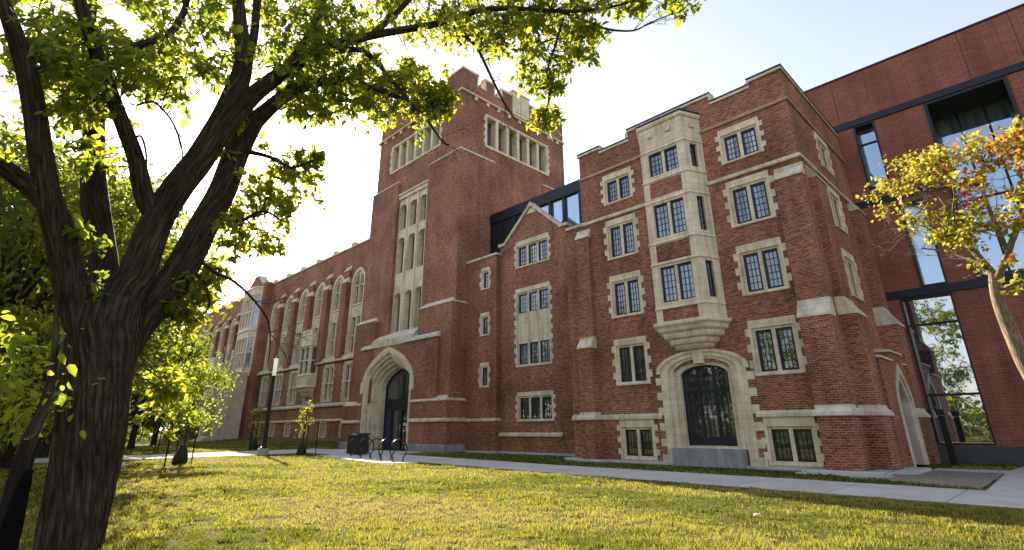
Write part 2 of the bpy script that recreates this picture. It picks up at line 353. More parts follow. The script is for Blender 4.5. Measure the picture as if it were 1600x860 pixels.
    def build(s, name, mats, parent=None, label=None, smooth=False):
        me = bpy.data.meshes.new(name); me.from_pydata(s.v, [], s.f)
        if not isinstance(mats, (list, tuple)): mats = [mats]
        for m in mats: me.materials.append(m)
        me.polygons.foreach_set("material_index", s.mi)
        ul = me.uv_layers.new(name="uv"); arr = np.zeros((len(me.loops), 2), np.float32)
        for p, luv in zip(me.polygons, s.luv):
            ls = p.loop_start
            if luv:
                for i, w in enumerate(luv): arr[ls+i] = w
                continue
            n = p.normal
            if abs(n.z) > 0.75:
                for i in range(p.loop_total): v = s.v[me.loops[ls+i].vertex_index]; arr[ls+i] = (v[0], v[1])
            else:
                t = Vector((-n.y, n.x)); t = t.normalized() if t.length > 1e-6 else Vector((1, 0))
                for i in range(p.loop_total): v = s.v[me.loops[ls+i].vertex_index]; arr[ls+i] = (v[0]*t.x+v[1]*t.y, v[2])
        ul.data.foreach_set("uv", arr.ravel())
        if smooth: me.polygons.foreach_set("use_smooth", [True]*len(me.polygons))
        me.update()
        o = bpy.data.objects.new(name, me); COL.objects.link(o)
        if parent is not None: attach(o, parent)
        if label: o["label"] = label
        return o
def area(p): return 0.5*sum(p[i][0]*p[(i+1) % len(p)][1]-p[(i+1) % len(p)][0]*p[i][1] for i in range(len(p)))
ORI = {}
def world_loc(o): return ORI.get(o.name, Vector((0, 0, 0)))
def attach(o, parent):
    o.parent = parent; o.matrix_parent_inverse = Matrix.Translation(-world_loc(parent))
def thing(name, loc, label, cat, group=None):
    o = bpy.data.objects.new(name, None); COL.objects.link(o); o.location = loc; o.empty_display_size = 0.3
    ORI[o.name] = Vector(loc); o["label"] = label; o["category"] = cat
    if group: o["group"] = group
    return o
def tag(o, label, cat, group=None):
    o["label"] = label; o["category"] = cat
    if group: o["group"] = group
    return o
def structure(o): o["kind"] = "structure"; return o
def copy_part(o, dx, parent, dy=0.0):
    c = o.copy(); COL.objects.link(c); inv = o.matrix_parent_inverse.copy(); c.parent = parent; c.matrix_parent_inverse = inv
    c.location = o.location+Vector((dx, dy, 0))
    for ch in [x for x in o.children]: copy_part(ch, 0, c)
    return c
def copy_thing(root, loc, rotz=0.0, label=None):
    c = root.copy(); COL.objects.link(c); c.location = loc; c.rotation_euler = (0, 0, rotz)
    if label: c["label"] = label
    for ch in list(root.children):
        d = ch.copy(); COL.objects.link(d); inv = ch.matrix_parent_inverse.copy(); d.parent = c; d.matrix_parent_inverse = inv
        for g in list(ch.children):
            e = g.copy(); COL.objects.link(e); inv = g.matrix_parent_inverse.copy(); e.parent = d; e.matrix_parent_inverse = inv
    return c

# polygons
def rect(u0, u1, z0, z1): return [(u0, z0), (u1, z0), (u1, z1), (u0, z1)]
def tudor(t, p): return math.sqrt(max(0, 1-t*t))*(1-p)+(1-abs(t))*p
def arch(cx, hw, z0, zs, rise, p=0.25, n=18):
    pts = [(cx-hw, z0), (cx+hw, z0)]
    for i in range(n+1):
        a = math.pi*i/n; t = math.cos(a); pts.append((cx+hw*t, zs+rise*tudor(t, p)))
    return pts
def aring(cx, o, i, z0, n=18):
    """arched band: o, i = (half width, spring z, rise, pointedness) of its outer and inner edge; legs run down to z0"""
    def arc(hw, zs, rise, p): return [(cx+hw*math.cos(math.pi*k/n), zs+rise*tudor(math.cos(math.pi*k/n), p)) for k in range(n+1)]
    a, b_ = arc(*o), arc(*i)
    return [(cx+o[0], z0)]+a+[(cx-o[0], z0), (cx-i[0], z0)]+b_[::-1]+[(cx+i[0], z0)]
def quoin(u0, u1, z0, z1, e, tooth, sill, lintel, blk=0.33, flip=0):
    zb, zt = z0-sill, z1+lintel; n = max(3, int(round((zt-zb)/blk))); n += (n+1) % 2; h = (zt-zb)/n
    R = []; Lf = []
    for i in range(n):
        ex = e+(tooth if (i+flip) % 2 else 0.0)
        if i in (0,): ex = e+0.02
        R += [(u1+ex, zb+i*h), (u1+ex, zb+(i+1)*h)]; Lf += [(u0-ex, zb+i*h), (u0-ex, zb+(i+1)*h)]
    return R+Lf[::-1]

# ------------------------------------------------------------------ the brick hall
hall = thing("brick_hall", (-31, 24.7, 0), "old red brick collegiate hall with limestone windows, battlemented tower and long many-windowed wing", "building")

def wall(name, Fr, poly, holes=(), thick=0.4, mat_=BRICK, label=None, parent=None):
    b = MB(); b.prism(Fr, poly, 0.0, -thick, holes, back=True); return b.build(name, mat_, parent or hall, label)
def grid_bars(b, Fr, u0, u1, z0, z1, cols, rows, d0, d1, w=0.024, tp=None):
    for i in range(1, cols):
        u = u0+(u1-u0)*i/cols; b.box(Fr, u-w/2, u+w/2, z0, z1, d0, d1)
    for j in range(1, rows):
        z = z0+(z1-z0)*j/rows; b.box(Fr, u0, u1, z-w/2, z+w/2, d0-0.003, d1-0.003)
def window(Fr, lights, z0, z1, parent=None, depth=0.16, bars=(3, 5), pane=None, sill=0.17, lintel=0.42, e=0.22, tooth=0.16, fw=0.09, flip=0, surround=True):
    """lights: [(u0,u1)...]; returns (window object, wall hole)"""
    parent = parent or hall
    fb = MB(); pb = MB(); d = -depth
    for (u0, u1) in lights:
        fb.prism(Fr, rect(u0, u1, z0, z1), d+0.05, d-0.03, [rect(u0+fw, u1-fw, z0+fw, z1-fw)])
        grid_bars(fb, Fr, u0+fw, u1-fw, z0+fw, z1-fw, bars[0], bars[1], d+0.012, d-0.012)
        pb.box(Fr, u0+0.02, u1-0.02, z0+0.02, z1-0.02, d-0.014, d-0.026)
    w = fb.build("window", STEEL, parent); pb.build("pane", random.choice((PANE, PANE, PANE2)) if pane in (None, PANE) else pane, w)
    U0, U1 = lights[0][0], lights[-1][1]
    if surround:
        s = MB()
        s.prism(Fr, quoin(U0, U1, z0, z1, e, tooth, sill, lintel, flip=flip), 0.03, -0.08, [rect(U0-0.1, U1+0.1, z0-0.05, z1+0.1)])
        s.prism(Fr, rect(U0-0.16, U1+0.16, z0-0.11, z1+0.16), -0.055, d-0.05, [rect(a+0.002, b_-0.002, z0+0.002, z1-0.002) for a, b_ in lights])
        s.extr(Fr, [(-0.05, z1+0.13), (0.0, z1+0.16), (0.0, z1+0.10), (-0.05, z1+0.07)], U0-0.12, U1+0.12)
        s.extr(Fr, [(0.09, z0-0.15), (0.09, z0-0.10), (-0.05, z0-0.045), (-0.05, z0-0.15)], U0-0.2, U1+0.2)
        s.build("surround", STONE, w)
    return w, rect(U0-0.16, U1+0.16, z0-0.11, z1+0.16)
def string(name, path, z0, z1, out, m=PALE, closed=False, slope=0.5, inset=0.05):
    b = MB(); zt = z1; zm = z0+(z1-z0)*(1-slope)
    b.sweep(path, [(-inset, z0), (out*0.8, z0), (out, z0+0.02), (out, zm), (0.0, zt), (-inset, zt)], closed)
    return b.build(name, m, hall)
def buttress(Fr, u0, u1, stages, cap_m=PALE, bot=0.0, side_caps=True, name="buttress"):
    """stages from the bottom: [(top z, projection)], each ends in a sloped stone weathering up to the next projection"""
    z = bot; o = None
    b = MB(); caps = []
    for i, (zt, pr) in enumerate(stages):
        nxt = stages[i+1][1] if i+1 < len(stages) else 0.0
        b.box(Fr, u0, u1, z, zt, pr, -0.15)
        h = 0.26 if pr-nxt < 0.13 else max(0.42, (pr-nxt)*1.9)
        caps.append((zt, pr, nxt, h)); z = zt+0.004
    o = b.build(name, BRICK, hall)
    for zt, pr, nxt, h in caps:
        c = MB(); c.extr(Fr, [(-0.12, zt+0.002), (pr+0.05, zt+0.002), (pr+0.05, zt+0.09), (nxt+0.012, zt+h), (nxt+0.012, zt+h+0.12), (-0.12, zt+h+0.12)], u0-0.03, u1+0.03)
        c.build("weathering", cap_m, o)
    return o
def coping(path, z, h=0.17, out=0.08, back=0.45, m=PALE, flash=True):
    b = MB(); b.sweep(path, [(-back, z), (out, z), (out, z+h*0.6), (out-0.05, z+h), (-back, z+h)])
    o = b.build("coping", m, hall)
    if flash:
        f = MB(); f.sweep(path, [(-back, z+h+0.003), (out+0.02, z+h+0.003), (out+0.02, z+h+0.05), (-back, z+h+0.05)]); f.build("flashing", FLASH, o)
    return o

# ---------- corner block (main face y = 22.75)
YM = 22.75; FM = front(YM); XL, XR = -17.2, -5.58
holes = []
for cx, rows in ((-14.66, (-15.39, -13.94)), (-7.85, (-8.58, -7.11))):
    l, r = rows; mid = (l+r)/2
    for z0, z1, bars in ((13.30, 14.55, (3, 4)), (10.12, 11.80, (3, 5)), (6.98, 8.66, (3, 5)), (3.65, 5.33, (3, 5)), (0.30, 1.46, (3, 4))):
        low = z0 < 1
        w, h = window(FM, [(l, mid-0.075), (mid+0.075, r)], z0, z1, bars=bars, pane=PANE if z0 > 6 else PANED, lintel=0.42 if not low else 0.47, sill=0.17 if not low else 0.2, flip=0)
        holes.append(h)
# arched ground-floor window under the bay
AC = -11.13
holes.append(arch(AC, 1.42, 0.78, 3.75, 0.55, 0.0))
# stepped parapet
par = [(XL, 0), (XR, 0), (XR, 16.85), (-7.0, 16.85), (-7.0, 16.55), (-8.95, 16.55), (-8.95, 17.05), (-13.70, 17.05), (-13.70, 16.5), (-15.70, 16.5), (-15.70, 16.8), (XL, 16.8)]
wall("corner_block_wall", FM, par, holes)
for pts in ([(XL-0.1, YM), (-15.62, YM)], [(-15.70, YM), (-13.70, YM)], [(-13.78, YM), (-8.87, YM)], [(-8.95, YM), (-7.0, YM)], [(-7.08, YM), (XR+0.0, YM), (XR, 31.4)]):
    zt = {0: 16.8, 1: 16.5, 2: 17.05, 3: 16.55, 4: 16.85}[[-17.3, -15.7, -13.78, -8.95, -7.08].index(round(pts[0][0], 2))]
    coping(pts, zt)
for u, za, zb in ((-15.62, 16.5, 16.8), (-13.78, 16.5, 17.05), (-8.87, 16.55, 17.05), (-7.08, 16.55, 16.85)):
    bj = MB(); bj.box(FM, u-0.08, u+0.08, za+0.22, zb+0.001, 0.075, -0.44); bj.build("coping_step", PALE, hall)
SIDE = rside(XR)
# side face with three windows
sh = []
for z0, z1, bars in ((13.4, 14.75, (2, 4)), (10.3, 11.9, (2, 5)), (7.05, 8.7, (2, 5))):
    w, h = window(SIDE, [(26.62, 27.28), (27.42, 28.08)], z0, z1, bars=bars, e=0.26, tooth=0.2, depth=0.2); sh.append(h)
wall("corner_block_side_wall", SIDE, rect(YM+0.4, 31.45, 0, 16.85), sh)
rb = MB(); rb.box(front(YM+0.4), XL+0.02, XR-0.4, 16.2, 16.3, 0.02, -8.6); rb.build("roof", ROOF, hall)
lb = MB(); lb.quad((XL, YM+0.4, 0), (XL, 31.45, 0), (XL, 31.45, 16.5), (XL, YM+0.4, 16.5)); lb.quad((XL, 31.4, 0), (XR-0.4, 31.4, 0), (XR-0.4, 31.4, 16.5), (XL, 31.4, 16.5)); lb.build("rear_wall", BRICK, hall)
# bands
ring = [(XL-0.02, YM), (XR, YM), (XR, 31.4)]
string("string_course", [(XL-0.02, YM), (-12.95, YM)], 15.20, 15.42, 0.09, BAND)
string("string_course", [(-9.62, YM), (XR, YM), (XR, 31.4)], 15.20, 15.42, 0.09, BAND)
string("string_course", [(XL-0.02, YM), (-12.95, YM)], 12.34, 12.58, 0.14, PALE)
string("string_course", [(-9.62, YM), (XR, YM), (XR, 31.4)], 12.34, 12.58, 0.14, PALE)
# base string around pilaster and corner buttresses
string("base_course", [(-18.5, YM+0.01), (-17.62, YM+0.01), (-17.62, 22.22), (-16.72, 22.22), (-16.72, YM+0.02), (-13.25, YM+0.02)], 1.90, 2.18, 0.12)
string("base_course", [(-9.02, YM+0.02), (-6.62, YM+0.02), (-6.62, 22.12), (-5.52, 22.12), (-5.52, 23.55), (-4.93, 23.55), (-4.93, 24.95), (XR, 24.95)], 1.90, 2.18, 0.12)
# corner pilaster at the left
buttress(FM, -17.6, -16.72, [(1.9, 0.52), (5.45, 0.46), (11.6, 0.2)])
lw_ = MB(); lw_.box(FM, -18.5, XL-0.004, 0, 11.9, -0.02, -0.5); lw_.build("side_pier", BRICK, hall)
# right corner buttress, front and side
buttress(FM, -6.62, -5.52, [(1.9, 0.66), (5.5, 0.58), (11.5, 0.26)])
buttress(SIDE, 23.55, 24.95, [(1.9, 0.68), (5.65, 0.62), (11.6, 0.3)])
buttress(SIDE, 29.9, 31.3, [(1.9, 0.9), (6.0, 0.8), (11.9, 0.4)])
# footing ledge
fb_ = MB(); fb_.sweep([(-30.2, 25.5), (-27.4, 25.5), (-27.4, 25.9), (-18.6, 25.9), (-18.6, YM-0.0), (-17.9, YM-0.0), (-17.9, 22.05), (-16.5, 22.05), (-16.5, YM-0.05), (-7.0, YM-0.05), (-7.0, 22.0), (-5.1, 22.0), (-5.1, 23.2), (-4.5, 23.2), (-4.5, 25.3), (-5.3, 25.3)],
      [(-0.3, -0.05), (0.32, -0.05), (0.32, 0.09), (0.28, 0.11), (-0.3, 0.11)]); fb_.build("footing", CONC, hall)

# arched window: stone surround, steel frame, panes, plinth
st = MB()
outer = arch(AC, 1.98, 0.06, 3.95, 0.78, 0.05)
st.prism(FM, outer, 0.10, -0.1, [arch(AC, 1.62, 0.10, 3.86, 0.66, 0.0)])
st.prism(FM, arch(AC, 1.66, 0.70, 3.88, 0.68, 0.0), 0.018, -0.25, [arch(AC, 1.36, 0.78, 3.82, 0.60, 0.0)])
st.prism(FM, arch(AC, 1.44, 0.72, 3.83, 0.62, 0.0), -0.12, -0.55, [arch(AC, 1.12, 0.80, 3.72, 0.42, 0.0)])
for sgn in (-1, 1):                                         # toothed jamb blocks
    for i in range(12):
        if i % 2 == 0: st.box(FM, min(AC+sgn*1.96, AC+sgn*2.28), max(AC+sgn*1.96, AC+sgn*2.28), 0.08+i*0.33, 0.08+(i+1)*0.33, 0.035, -0.05)
st.prism(FM, aring(AC, (2.14, 3.96, 0.86, 0.05), (1.94, 3.94, 0.76, 0.05), 3.86), 0.17, 0.05)
st.extr(FM, [(0.20, 4.2), (0.26, 4.78), (0.02, 4.78), (0.02, 4.2)], AC-0.22, AC+0.22)
aw = MB(); dA = -0.36; UW = 1.12
aw.prism(FM, arch(AC, UW-0.002, 0.80, 3.72, 0.42, 0.0), dA+0.06, dA-0.04, [arch(AC, UW-0.09, 1.16, 3.70, 0.36, 0.0)])
for u in (-0.37, 0.37): aw.box(FM, AC+u-0.055, AC+u+0.055, 1.16, 4.02, dA+0.058, dA-0.03)
aw.box(FM, AC-1.04, AC+1.04, 2.96, 3.12, dA+0.054, dA-0.028)
for c0, c1 in ((-1.03, -0.425), (-0.315, 0.315), (0.425, 1.03)):
    grid_bars(aw, FM, AC+c0, AC+c1, 1.16, 2.96, 3, 4, dA+0.02, dA-0.01, 0.022); grid_bars(aw, FM, AC+c0, AC+c1, 3.12, 4.0, 3, 3, dA+0.02, dA-0.01, 0.022)
awo = aw.build("arched_window", STEEL, hall); st.build("surround", STONE, awo)
pn = MB(); pn.prism(FM, arch(AC, UW-0.03, 0.84, 3.70, 0.40, 0.0), dA-0.012, dA-0.024); pn.build("pane", PANED, awo)
pl = MB(); pl.box(FM, AC-1.95+0.4, AC+1.95-0.45, 0.0, 0.70, 0.5, 0.02); pl.build("sill_plinth", GRANITE, awo)

# canted oriel bay
BX0, BX1, BY = -12.45, -10.08, 21.70
plan = [(-12.98, YM), (BX0, BY), (BX1, BY), (-9.62, YM)]
FB = front(BY); bayo = None
bw_ = []; hol = []
bay = MB()
bh = []
for z0, z1 in ((13.30, 14.55), (10.06, 11.76), (6.92, 8.60)): bh.append(rect(-12.05, -10.45, z0, z1))
br_top = [(12.75, 13.02), (9.35, 9.72), (5.95, 6.55)]
bay.prism(FB, rect(BX0, BX1, 5.9, 16.05), 0.0, -0.3, bh+[rect(-12.12, -10.40, a, b_) for a, b_ in ((11.98+0.15, 12.95), (8.85, 9.70), (6.05, 6.62))])
for (p, q) in ((plan[2], plan[3]), (plan[0], plan[1])):
    Fc, l = frame2(p, q)
    u0, u1 = 0.36, l-0.38
    bay.prism(Fc, rect(0.0, l, 5.9, 16.05), 0.0, -0.25, [rect(u0, u1, z0, z1) for z0, z1 in ((13.30, 14.55), (10.06, 11.76), (6.92, 8.60))])
    bw_.append((Fc, u0, u1))
# drip mouldings, small carved blocks
for z in (13.05, 14.72, 9.80, 11.93, 6.66, 8.77):
    bay.sweep(plan[0:4], [(-0.05, z-0.05), (0.05, z-0.05), (0.05, z), (0.0, z+0.06), (-0.05, z+0.06)])
for u in (-11.95, -10.95): bay.box(FB, u, u+0.28, 15.45, 15.72, 0.09, -0.05)
Fc, l = frame2(plan[2], plan[3]); bay.box(Fc, l/2-0.14, l/2+0.14, 15.45, 15.72, 0.09, -0.05)
bayo = bay.build("oriel_bay", STONE, hall, "limestone canted oriel bay over the arched window")
for a, b_ in ((12.13, 12.95), (8.85, 9.70), (6.05, 6.62)):
    bs = MB(); bs.box(FB, -12.12, -10.40, a, b_, -0.02, -0.2); bs.build("brick_spandrel", BRICK, bayo)
for z0, z1, bars in ((13.30, 14.55, (3, 4)), (10.06, 11.76, (3, 5)), (6.92, 8.60, (3, 5))):
    fbm = MB(); pbm = MB(); d = -0.16
    for (F_, u0, u1) in [(FB, -12.05, -11.32), (FB, -11.18, -10.45)]+bw_:
        fbm.prism(F_, rect(u0+0.002, u1-0.002, z0+0.002, z1-0.002), d+0.05, d-0.03, [rect(u0+0.075, u1-0.075, z0+0.075, z1-0.075)])
        nb = bars if u1-u0 > 0.6 else (2, bars[1])
        grid_bars(fbm, F_, u0+0.075, u1-0.075, z0+0.075, z1-0.075, nb[0], nb[1], d+0.012, d-0.012)
        pbm.box(F_, u0+0.02, u1-0.02, z0+0.02, z1-0.02, d-0.014, d-0.026)
    wo = fbm.build("bay_window", STEEL, bayo); wo2 = pbm.build("bay_pane", PANE, bayo)
    mm = MB(); mm.box(FB, -11.32, -11.18, z0-0.001, z1+0.001, -0.06, -0.22); mm.build("mullion", STONE, bayo)
cb = MB()
levels = [(0.02, 6.04), (0.14, 5.98), (0.14, 5.86), (0.02, 5.76), (-0.03, 5.62), (-0.17, 5.52), (-0.17, 5.44), (-0.22, 5.32), (-0.36, 5.24), (-0.36, 5.17), (-0.42, 5.06), (-0.56, 5.0), (-0.56, 4.94), (-0.66, 4.84), (-0.92, 4.76)]
rings = []
for o, z in levels:
    s_ = 1+o/1.3; cx = (BX0+BX1)/2
    rings.append([(cx+(p[0]-cx)*max(0.12, s_), YM-(YM-p[1])*max(0.06, 1+o/1.05), z) for p in plan])
pts = [p for r in rings for p in r]
cb.add(pts, [(i*4+j, (i+1)*4+j, (i+1)*4+j+1, i*4+j+1) for i in range(len(rings)-1) for j in range(3)]+[(3, 2, 1, 0)])
cb.build("corbel", STONE, bayo)
cp = MB(); cp.sweep(plan, [(-0.3, 16.05), (0.06, 16.05), (0.1, 16.12), (0.1, 16.24), (0.02, 16.32), (-0.3, 16.32)]); cp.build("bay_coping", STONE, bayo)
tp = MB(); tp.add([(p[0], p[1], 16.335) for p in plan], [(0, 1, 2, 3)]); tp.sweep(plan, [(-0.2, 16.325), (0.11, 16.325), (0.11, 16.37), (-0.2, 16.37)]); tp.build("bay_flashing", FLASH, bayo)

# side porch with pointed doorway
PX = -4.9; FP = rside(PX)
pw = MB(); pw.prism(FP, [(25.15, 0), (31.3, 0), (31.3, 4.1), (29.4, 4.1), (29.4, 4.5), (27.2, 4.5), (27.2, 4.1), (25.15, 4.1)], 0, -0.66, [arch(28.32, 1.42, 0.0, 2.55, 1.35, 0.6)])
pwo = pw.build("side_porch", BRICK, hall)
ps = MB(); ps.prism(FP, aring(28.32, (1.55, 2.55, 1.55, 0.6), (1.22, 2.5, 1.2, 0.6), 0.0), 0.03, -0.1)
ps.prism(FP, aring(28.32, (1.41, 2.5, 1.32, 0.6), (1.0, 2.45, 1.05, 0.6), 0.0), -0.06, -0.6)
for a, b_, z in ((25.1, 27.19, 4.1), (27.12, 29.48, 4.5), (29.41, 31.3, 4.1)):
    ps.extr(FP, [(0.08, z+0.002), (0.08, z+0.08), (-0.66, z+0.2), (-0.66, z+0.002)], a, b_)
ps.build("stone_trim", PALE, pwo)
pd = MB(); pd.prism(FP, arch(28.32, 1.05, 0.0, 2.45, 1.05, 0.6), -0.5, -0.58); pd.build("door", DARKMETAL, pwo)

# ---------- gabled link (y = 26) and stair turret
YG = 26.0; FG = front(YG); GX = -27.5
gh = []
for z0, z1, tl in ((12.50, 13.92, 0.45), (3.42-1.32, 3.42, 0.36)):
    w, h = window(FG, [(-25.62, -24.80), (-24.64, -23.82), (-23.66, -22.84)], z0, z1, bars=(3, 4), pane=PANE if z0 > 5 else PANED, lintel=tl); gh.append(h)
# two-storey group with stone panel between
L3 = [(-25.66, -24.82), (-24.66, -23.86), (-23.70, -22.86)]
tsn = MB(); two = []
for z0, z1 in ((9.07, 10.42), (5.58, 6.97)):
    tw = MB(); tp_ = MB()
    for u0, u1 in L3:
        tw.prism(FG, rect(u0, u1, z0, z1), -0.11, -0.19, [rect(u0+0.075, u1-0.075, z0+0.075, z1-0.075)]); grid_bars(tw, FG, u0+0.075, u1-0.075, z0+0.075, z1-0.075, 3, 4, -0.15, -0.17)
        tp_.box(FG, u0+0.02, u1-0.02, z0+0.02, z1-0.02, -0.174, -0.186)
    two.append(tw.build("window", STEEL, hall)); tp_.build("pane", PANE, two[-1])
tsn.prism(FG, quoin(-25.66, -22.86, 5.58, 10.42, 0.22, 0.16, 0.17, 0.42), 0.03, -0.08, [rect(-25.76, -22.76, 5.53, 10.52)])
tsn.prism(FG, rect(-25.82, -22.70, 5.47, 10.58), -0.055, -0.21, [rect(a+0.002, b_-0.002, z0+0.002, z1-0.002) for a, b_ in L3 for z0, z1 in ((5.58, 6.97), (9.07, 10.42), )])
for u in (-25.74, -24.74, -23.78, -22.78): tsn.box(FG, u-0.05, u+0.05, 7.0, 9.05, -0.03, -0.1)
tsn.build("surround", STONE, two[0]); gh.append(rect(-25.82, -22.70, 5.47, 10.58))
for z0, z1 in ((11.57, 12.88), (8.08, 9.35), (4.42, 5.72)):
    w, h = window(FG, [(-20.72, -20.14)], z0, z1, bars=(2, 4), pane=PANE, e=0.2, tooth=0.14, lintel=0.36); gh.append(h)
gable = [(-27.5, 0), (XL, 0), (XL, 13.95), (-21.0, 13.95), (-21.0, 14.45), (-21.55, 14.45), (-24.24, 16.85), (-26.95, 14.45), (-27.5, 14.45)]
wall("gabled_wall", FG, gable, gh)
gc = MB()
for a, b_ in (((-27.62, 14.42), (-26.9, 14.42)), ((-26.98, 14.40), (-24.24, 16.85)), ((-24.24, 16.85), (-21.5, 14.40)), ((-21.6, 14.42), (-20.9, 14.42)), ((-21.0, 13.95), (-17.2, 13.95))):
    dx, dz = b_[0]-a[0], b_[1]-a[1]; l = math.hypot(dx, dz); nx, nz = -dz/l, dx/l; t = 0.2
    gc.prism(FG, [a, b_, (b_[0]+nx*t, b_[1]+nz*t), (a[0]+nx*t, a[1]+nz*t)], 0.12+0.004*len(gc.v)/100, -0.5)
gc.prism(FG, [(-24.62, 16.75), (-23.86, 16.75), (-24.24, 17.15)], 0.15, -0.5)
gc.build("coping", PALE, hall)
ta = MB(); ta.prism(FG, [(-24.75, 16.3), (-23.73, 16.3), (-24.24, 16.78)], 0.02, -0.1); ta.build("apex_stone", STONE, hall)
rg = MB(); rg.box(FG, -31, XL, 13.3, 13.4, -0.41, -5.4); rg.build("roof", ROOF, hall)
# stair turret beside the tower
YT = 25.6; FT = front(YT); thh = []
for z0, z1 in ((11.45, 12.65), (8.0, 9.2), (4.40, 5.60)):
    w, h = window(FT, [(-28.98, -28.42)], z0, z1, bars=(2, 4), pane=PANE, e=0.2, tooth=0.14, lintel=0.36); thh.append(h)
wall("stair_turret_wall", FT, rect(-30.95, -27.5, 0, 13.75), thh, thick=0.42)
coping([(-31, YT), (-27.5, YT), (-27.5, 26.3)], 13.75, 0.2, 0.1, 0.4, flash=False)
string("base_course", [(-30.9, YT), (-27.5, YT), (-27.5, YG+0.02)], 1.98, 2.2, 0.1)
string("base_course", [(-27.5, YG), (-21.95, YG)], 1.03, 1.28, 0.12)

# ---------- tower
TX0, TX1, TY, TYB = -44.55, -31.1, 24.75, 38.5
FTW = front(TY); FTS = rside(TX1)
CW = -38.55
tholes = [rect(-41.6, -35.45, 9.30, 22.35), rect(-42.15, -34.05, 25.45, 28.4)]
def crenel(u0, u1, zt, zl, gaps):
    pts = [(u1, zt)]
    for a, b_ in sorted(gaps, reverse=True): pts += [(b_, zt), (b_, zl), (a, zl), (a, zt)]
    return pts+[(u0, zt)]
fg_ = [(-42.9, -42.0), (-40.5, -39.6), (-37.2, -36.3), (-34.3, -33.4)]
sg_ = [(26.6, 27.4), (28.7, 29.5), (34.3, 35.1), (36.3, 37.1)]
wall("tower_front_wall", FTW, [(TX0, 7.5), (TX1, 7.5)]+crenel(TX0, TX1, 32.1, 31.0, fg_), tholes, 0.95)
wall("tower_side_wall", FTS, [(TY+0.95, 0), (TYB, 0)]+crenel(TY+0.95, TYB, 32.1, 31.0, sg_), [rect(27.55, 35.95, 25.25, 28.5)], 0.95)
tb = MB(); tb.quad((TX0, TY+0.95, 0), (TX0, TY+0.95, 32), (TX0, TYB, 32), (TX0, TYB, 0)); tb.quad((TX0, TYB, 0), (TX0, TYB, 32), (TX1-0.95, TYB, 32), (TX1-0.95, TYB, 0)); tb.build("tower_rear_wall", BRICK, hall)
rb2 = MB(); rb2.box(FTW, TX0+0.1, TX1-0.97, 30.2, 30.3, -0.97, -13.6); rb2.build("roof", ROOF, hall)
# merlon caps and stone crenel linings
cc = MB()
def caps(Fr, u0, u1, gaps):
    ed = [u0]+[x for g in sorted(gaps) for x in g]+[u1]
    for i in range(0, len(ed), 2): cc.box(Fr, ed[i]-0.06, ed[i+1]+0.06, 32.102, 32.34, 0.08, -0.6)
    for a, b_ in gaps:
        cc.extr(Fr, [(0.08, 31.002), (0.08, 31.08), (-0.6, 31.22), (-0.6, 31.002)], a, b_)
        cc.box(Fr, a-0.16, a+0.003, 31.0, 32.1, 0.02, -0.6); cc.box(Fr, b_-0.003, b_+0.16, 31.0, 32.1, 0.02, -0.6)
caps(FTW, TX0, TX1, fg_); caps(FTS, TY-0.002, TYB, sg_)
cc.build("crenel_stone", STONE, hall)
cs = MB(); cs.box(FTS, 30.9, 33.2, 30.1, 32.62, 0.16, -0.6); cs.box(FTS, 30.8, 33.3, 32.62, 32.8, 0.24, -0.65); cs.box(FTS, 31.25, 32.85, 30.5, 32.4, 0.2, 0.1); cs.build("carved_panel", STONE, hall)
string("cornice", [(TX0, TYB), (TX0, TY), (TX1, TY), (TX1, TYB)], 29.72, 30.05, 0.24, STONE)
for i in range(9):
    cbk = MB(); cbk.box(FTS, 26.1+i*1.4, 26.42+i*1.4, 29.36, 29.7, 0.17, -0.05); cbk.build("corbel_block", STONE, hall)
    cbk = MB(); cbk.box(FTW, -43.6+i*1.42, -43.28+i*1.42, 29.36, 29.7, 0.17, -0.05); cbk.build("corbel_block", STONE, hall)
def loggia(Fr, u0, u1, z0, z1, n, dep):
    s = MB(); s.prism(Fr, quoin(u0, u1, z0, z1, 0.12, 0.16, 0.12, 0.14, 0.42), 0.05, -0.1, [rect(u0+0.1, u1-0.1, z0+0.08, z1-0.06)])
    pw_ = (u1-u0)/n; lights = [(u0+i*pw_+0.17, u0+(i+1)*pw_-0.17) for i in range(n)]
    s.prism(Fr, rect(u0+0.004, u1-0.004, z0+0.004, z1-0.004), -0.02, -dep, [rect(a, b_, z0+0.16, z1-0.12) for a, b_ in lights])
    f = MB(); f.box(Fr, u0+0.05, u1-0.05, z0+0.05, z1-0.05, -dep+0.08, -dep-0.02)
    o = f.build("belfry_window", PANED, hall); s.build("surround", STONE, o)
loggia(FTW, -42.1, -34.1, 25.5, 28.35, 6, 0.93)
loggia(FTS, 27.6, 35.9, 25.3, 28.45, 6, 0.8)
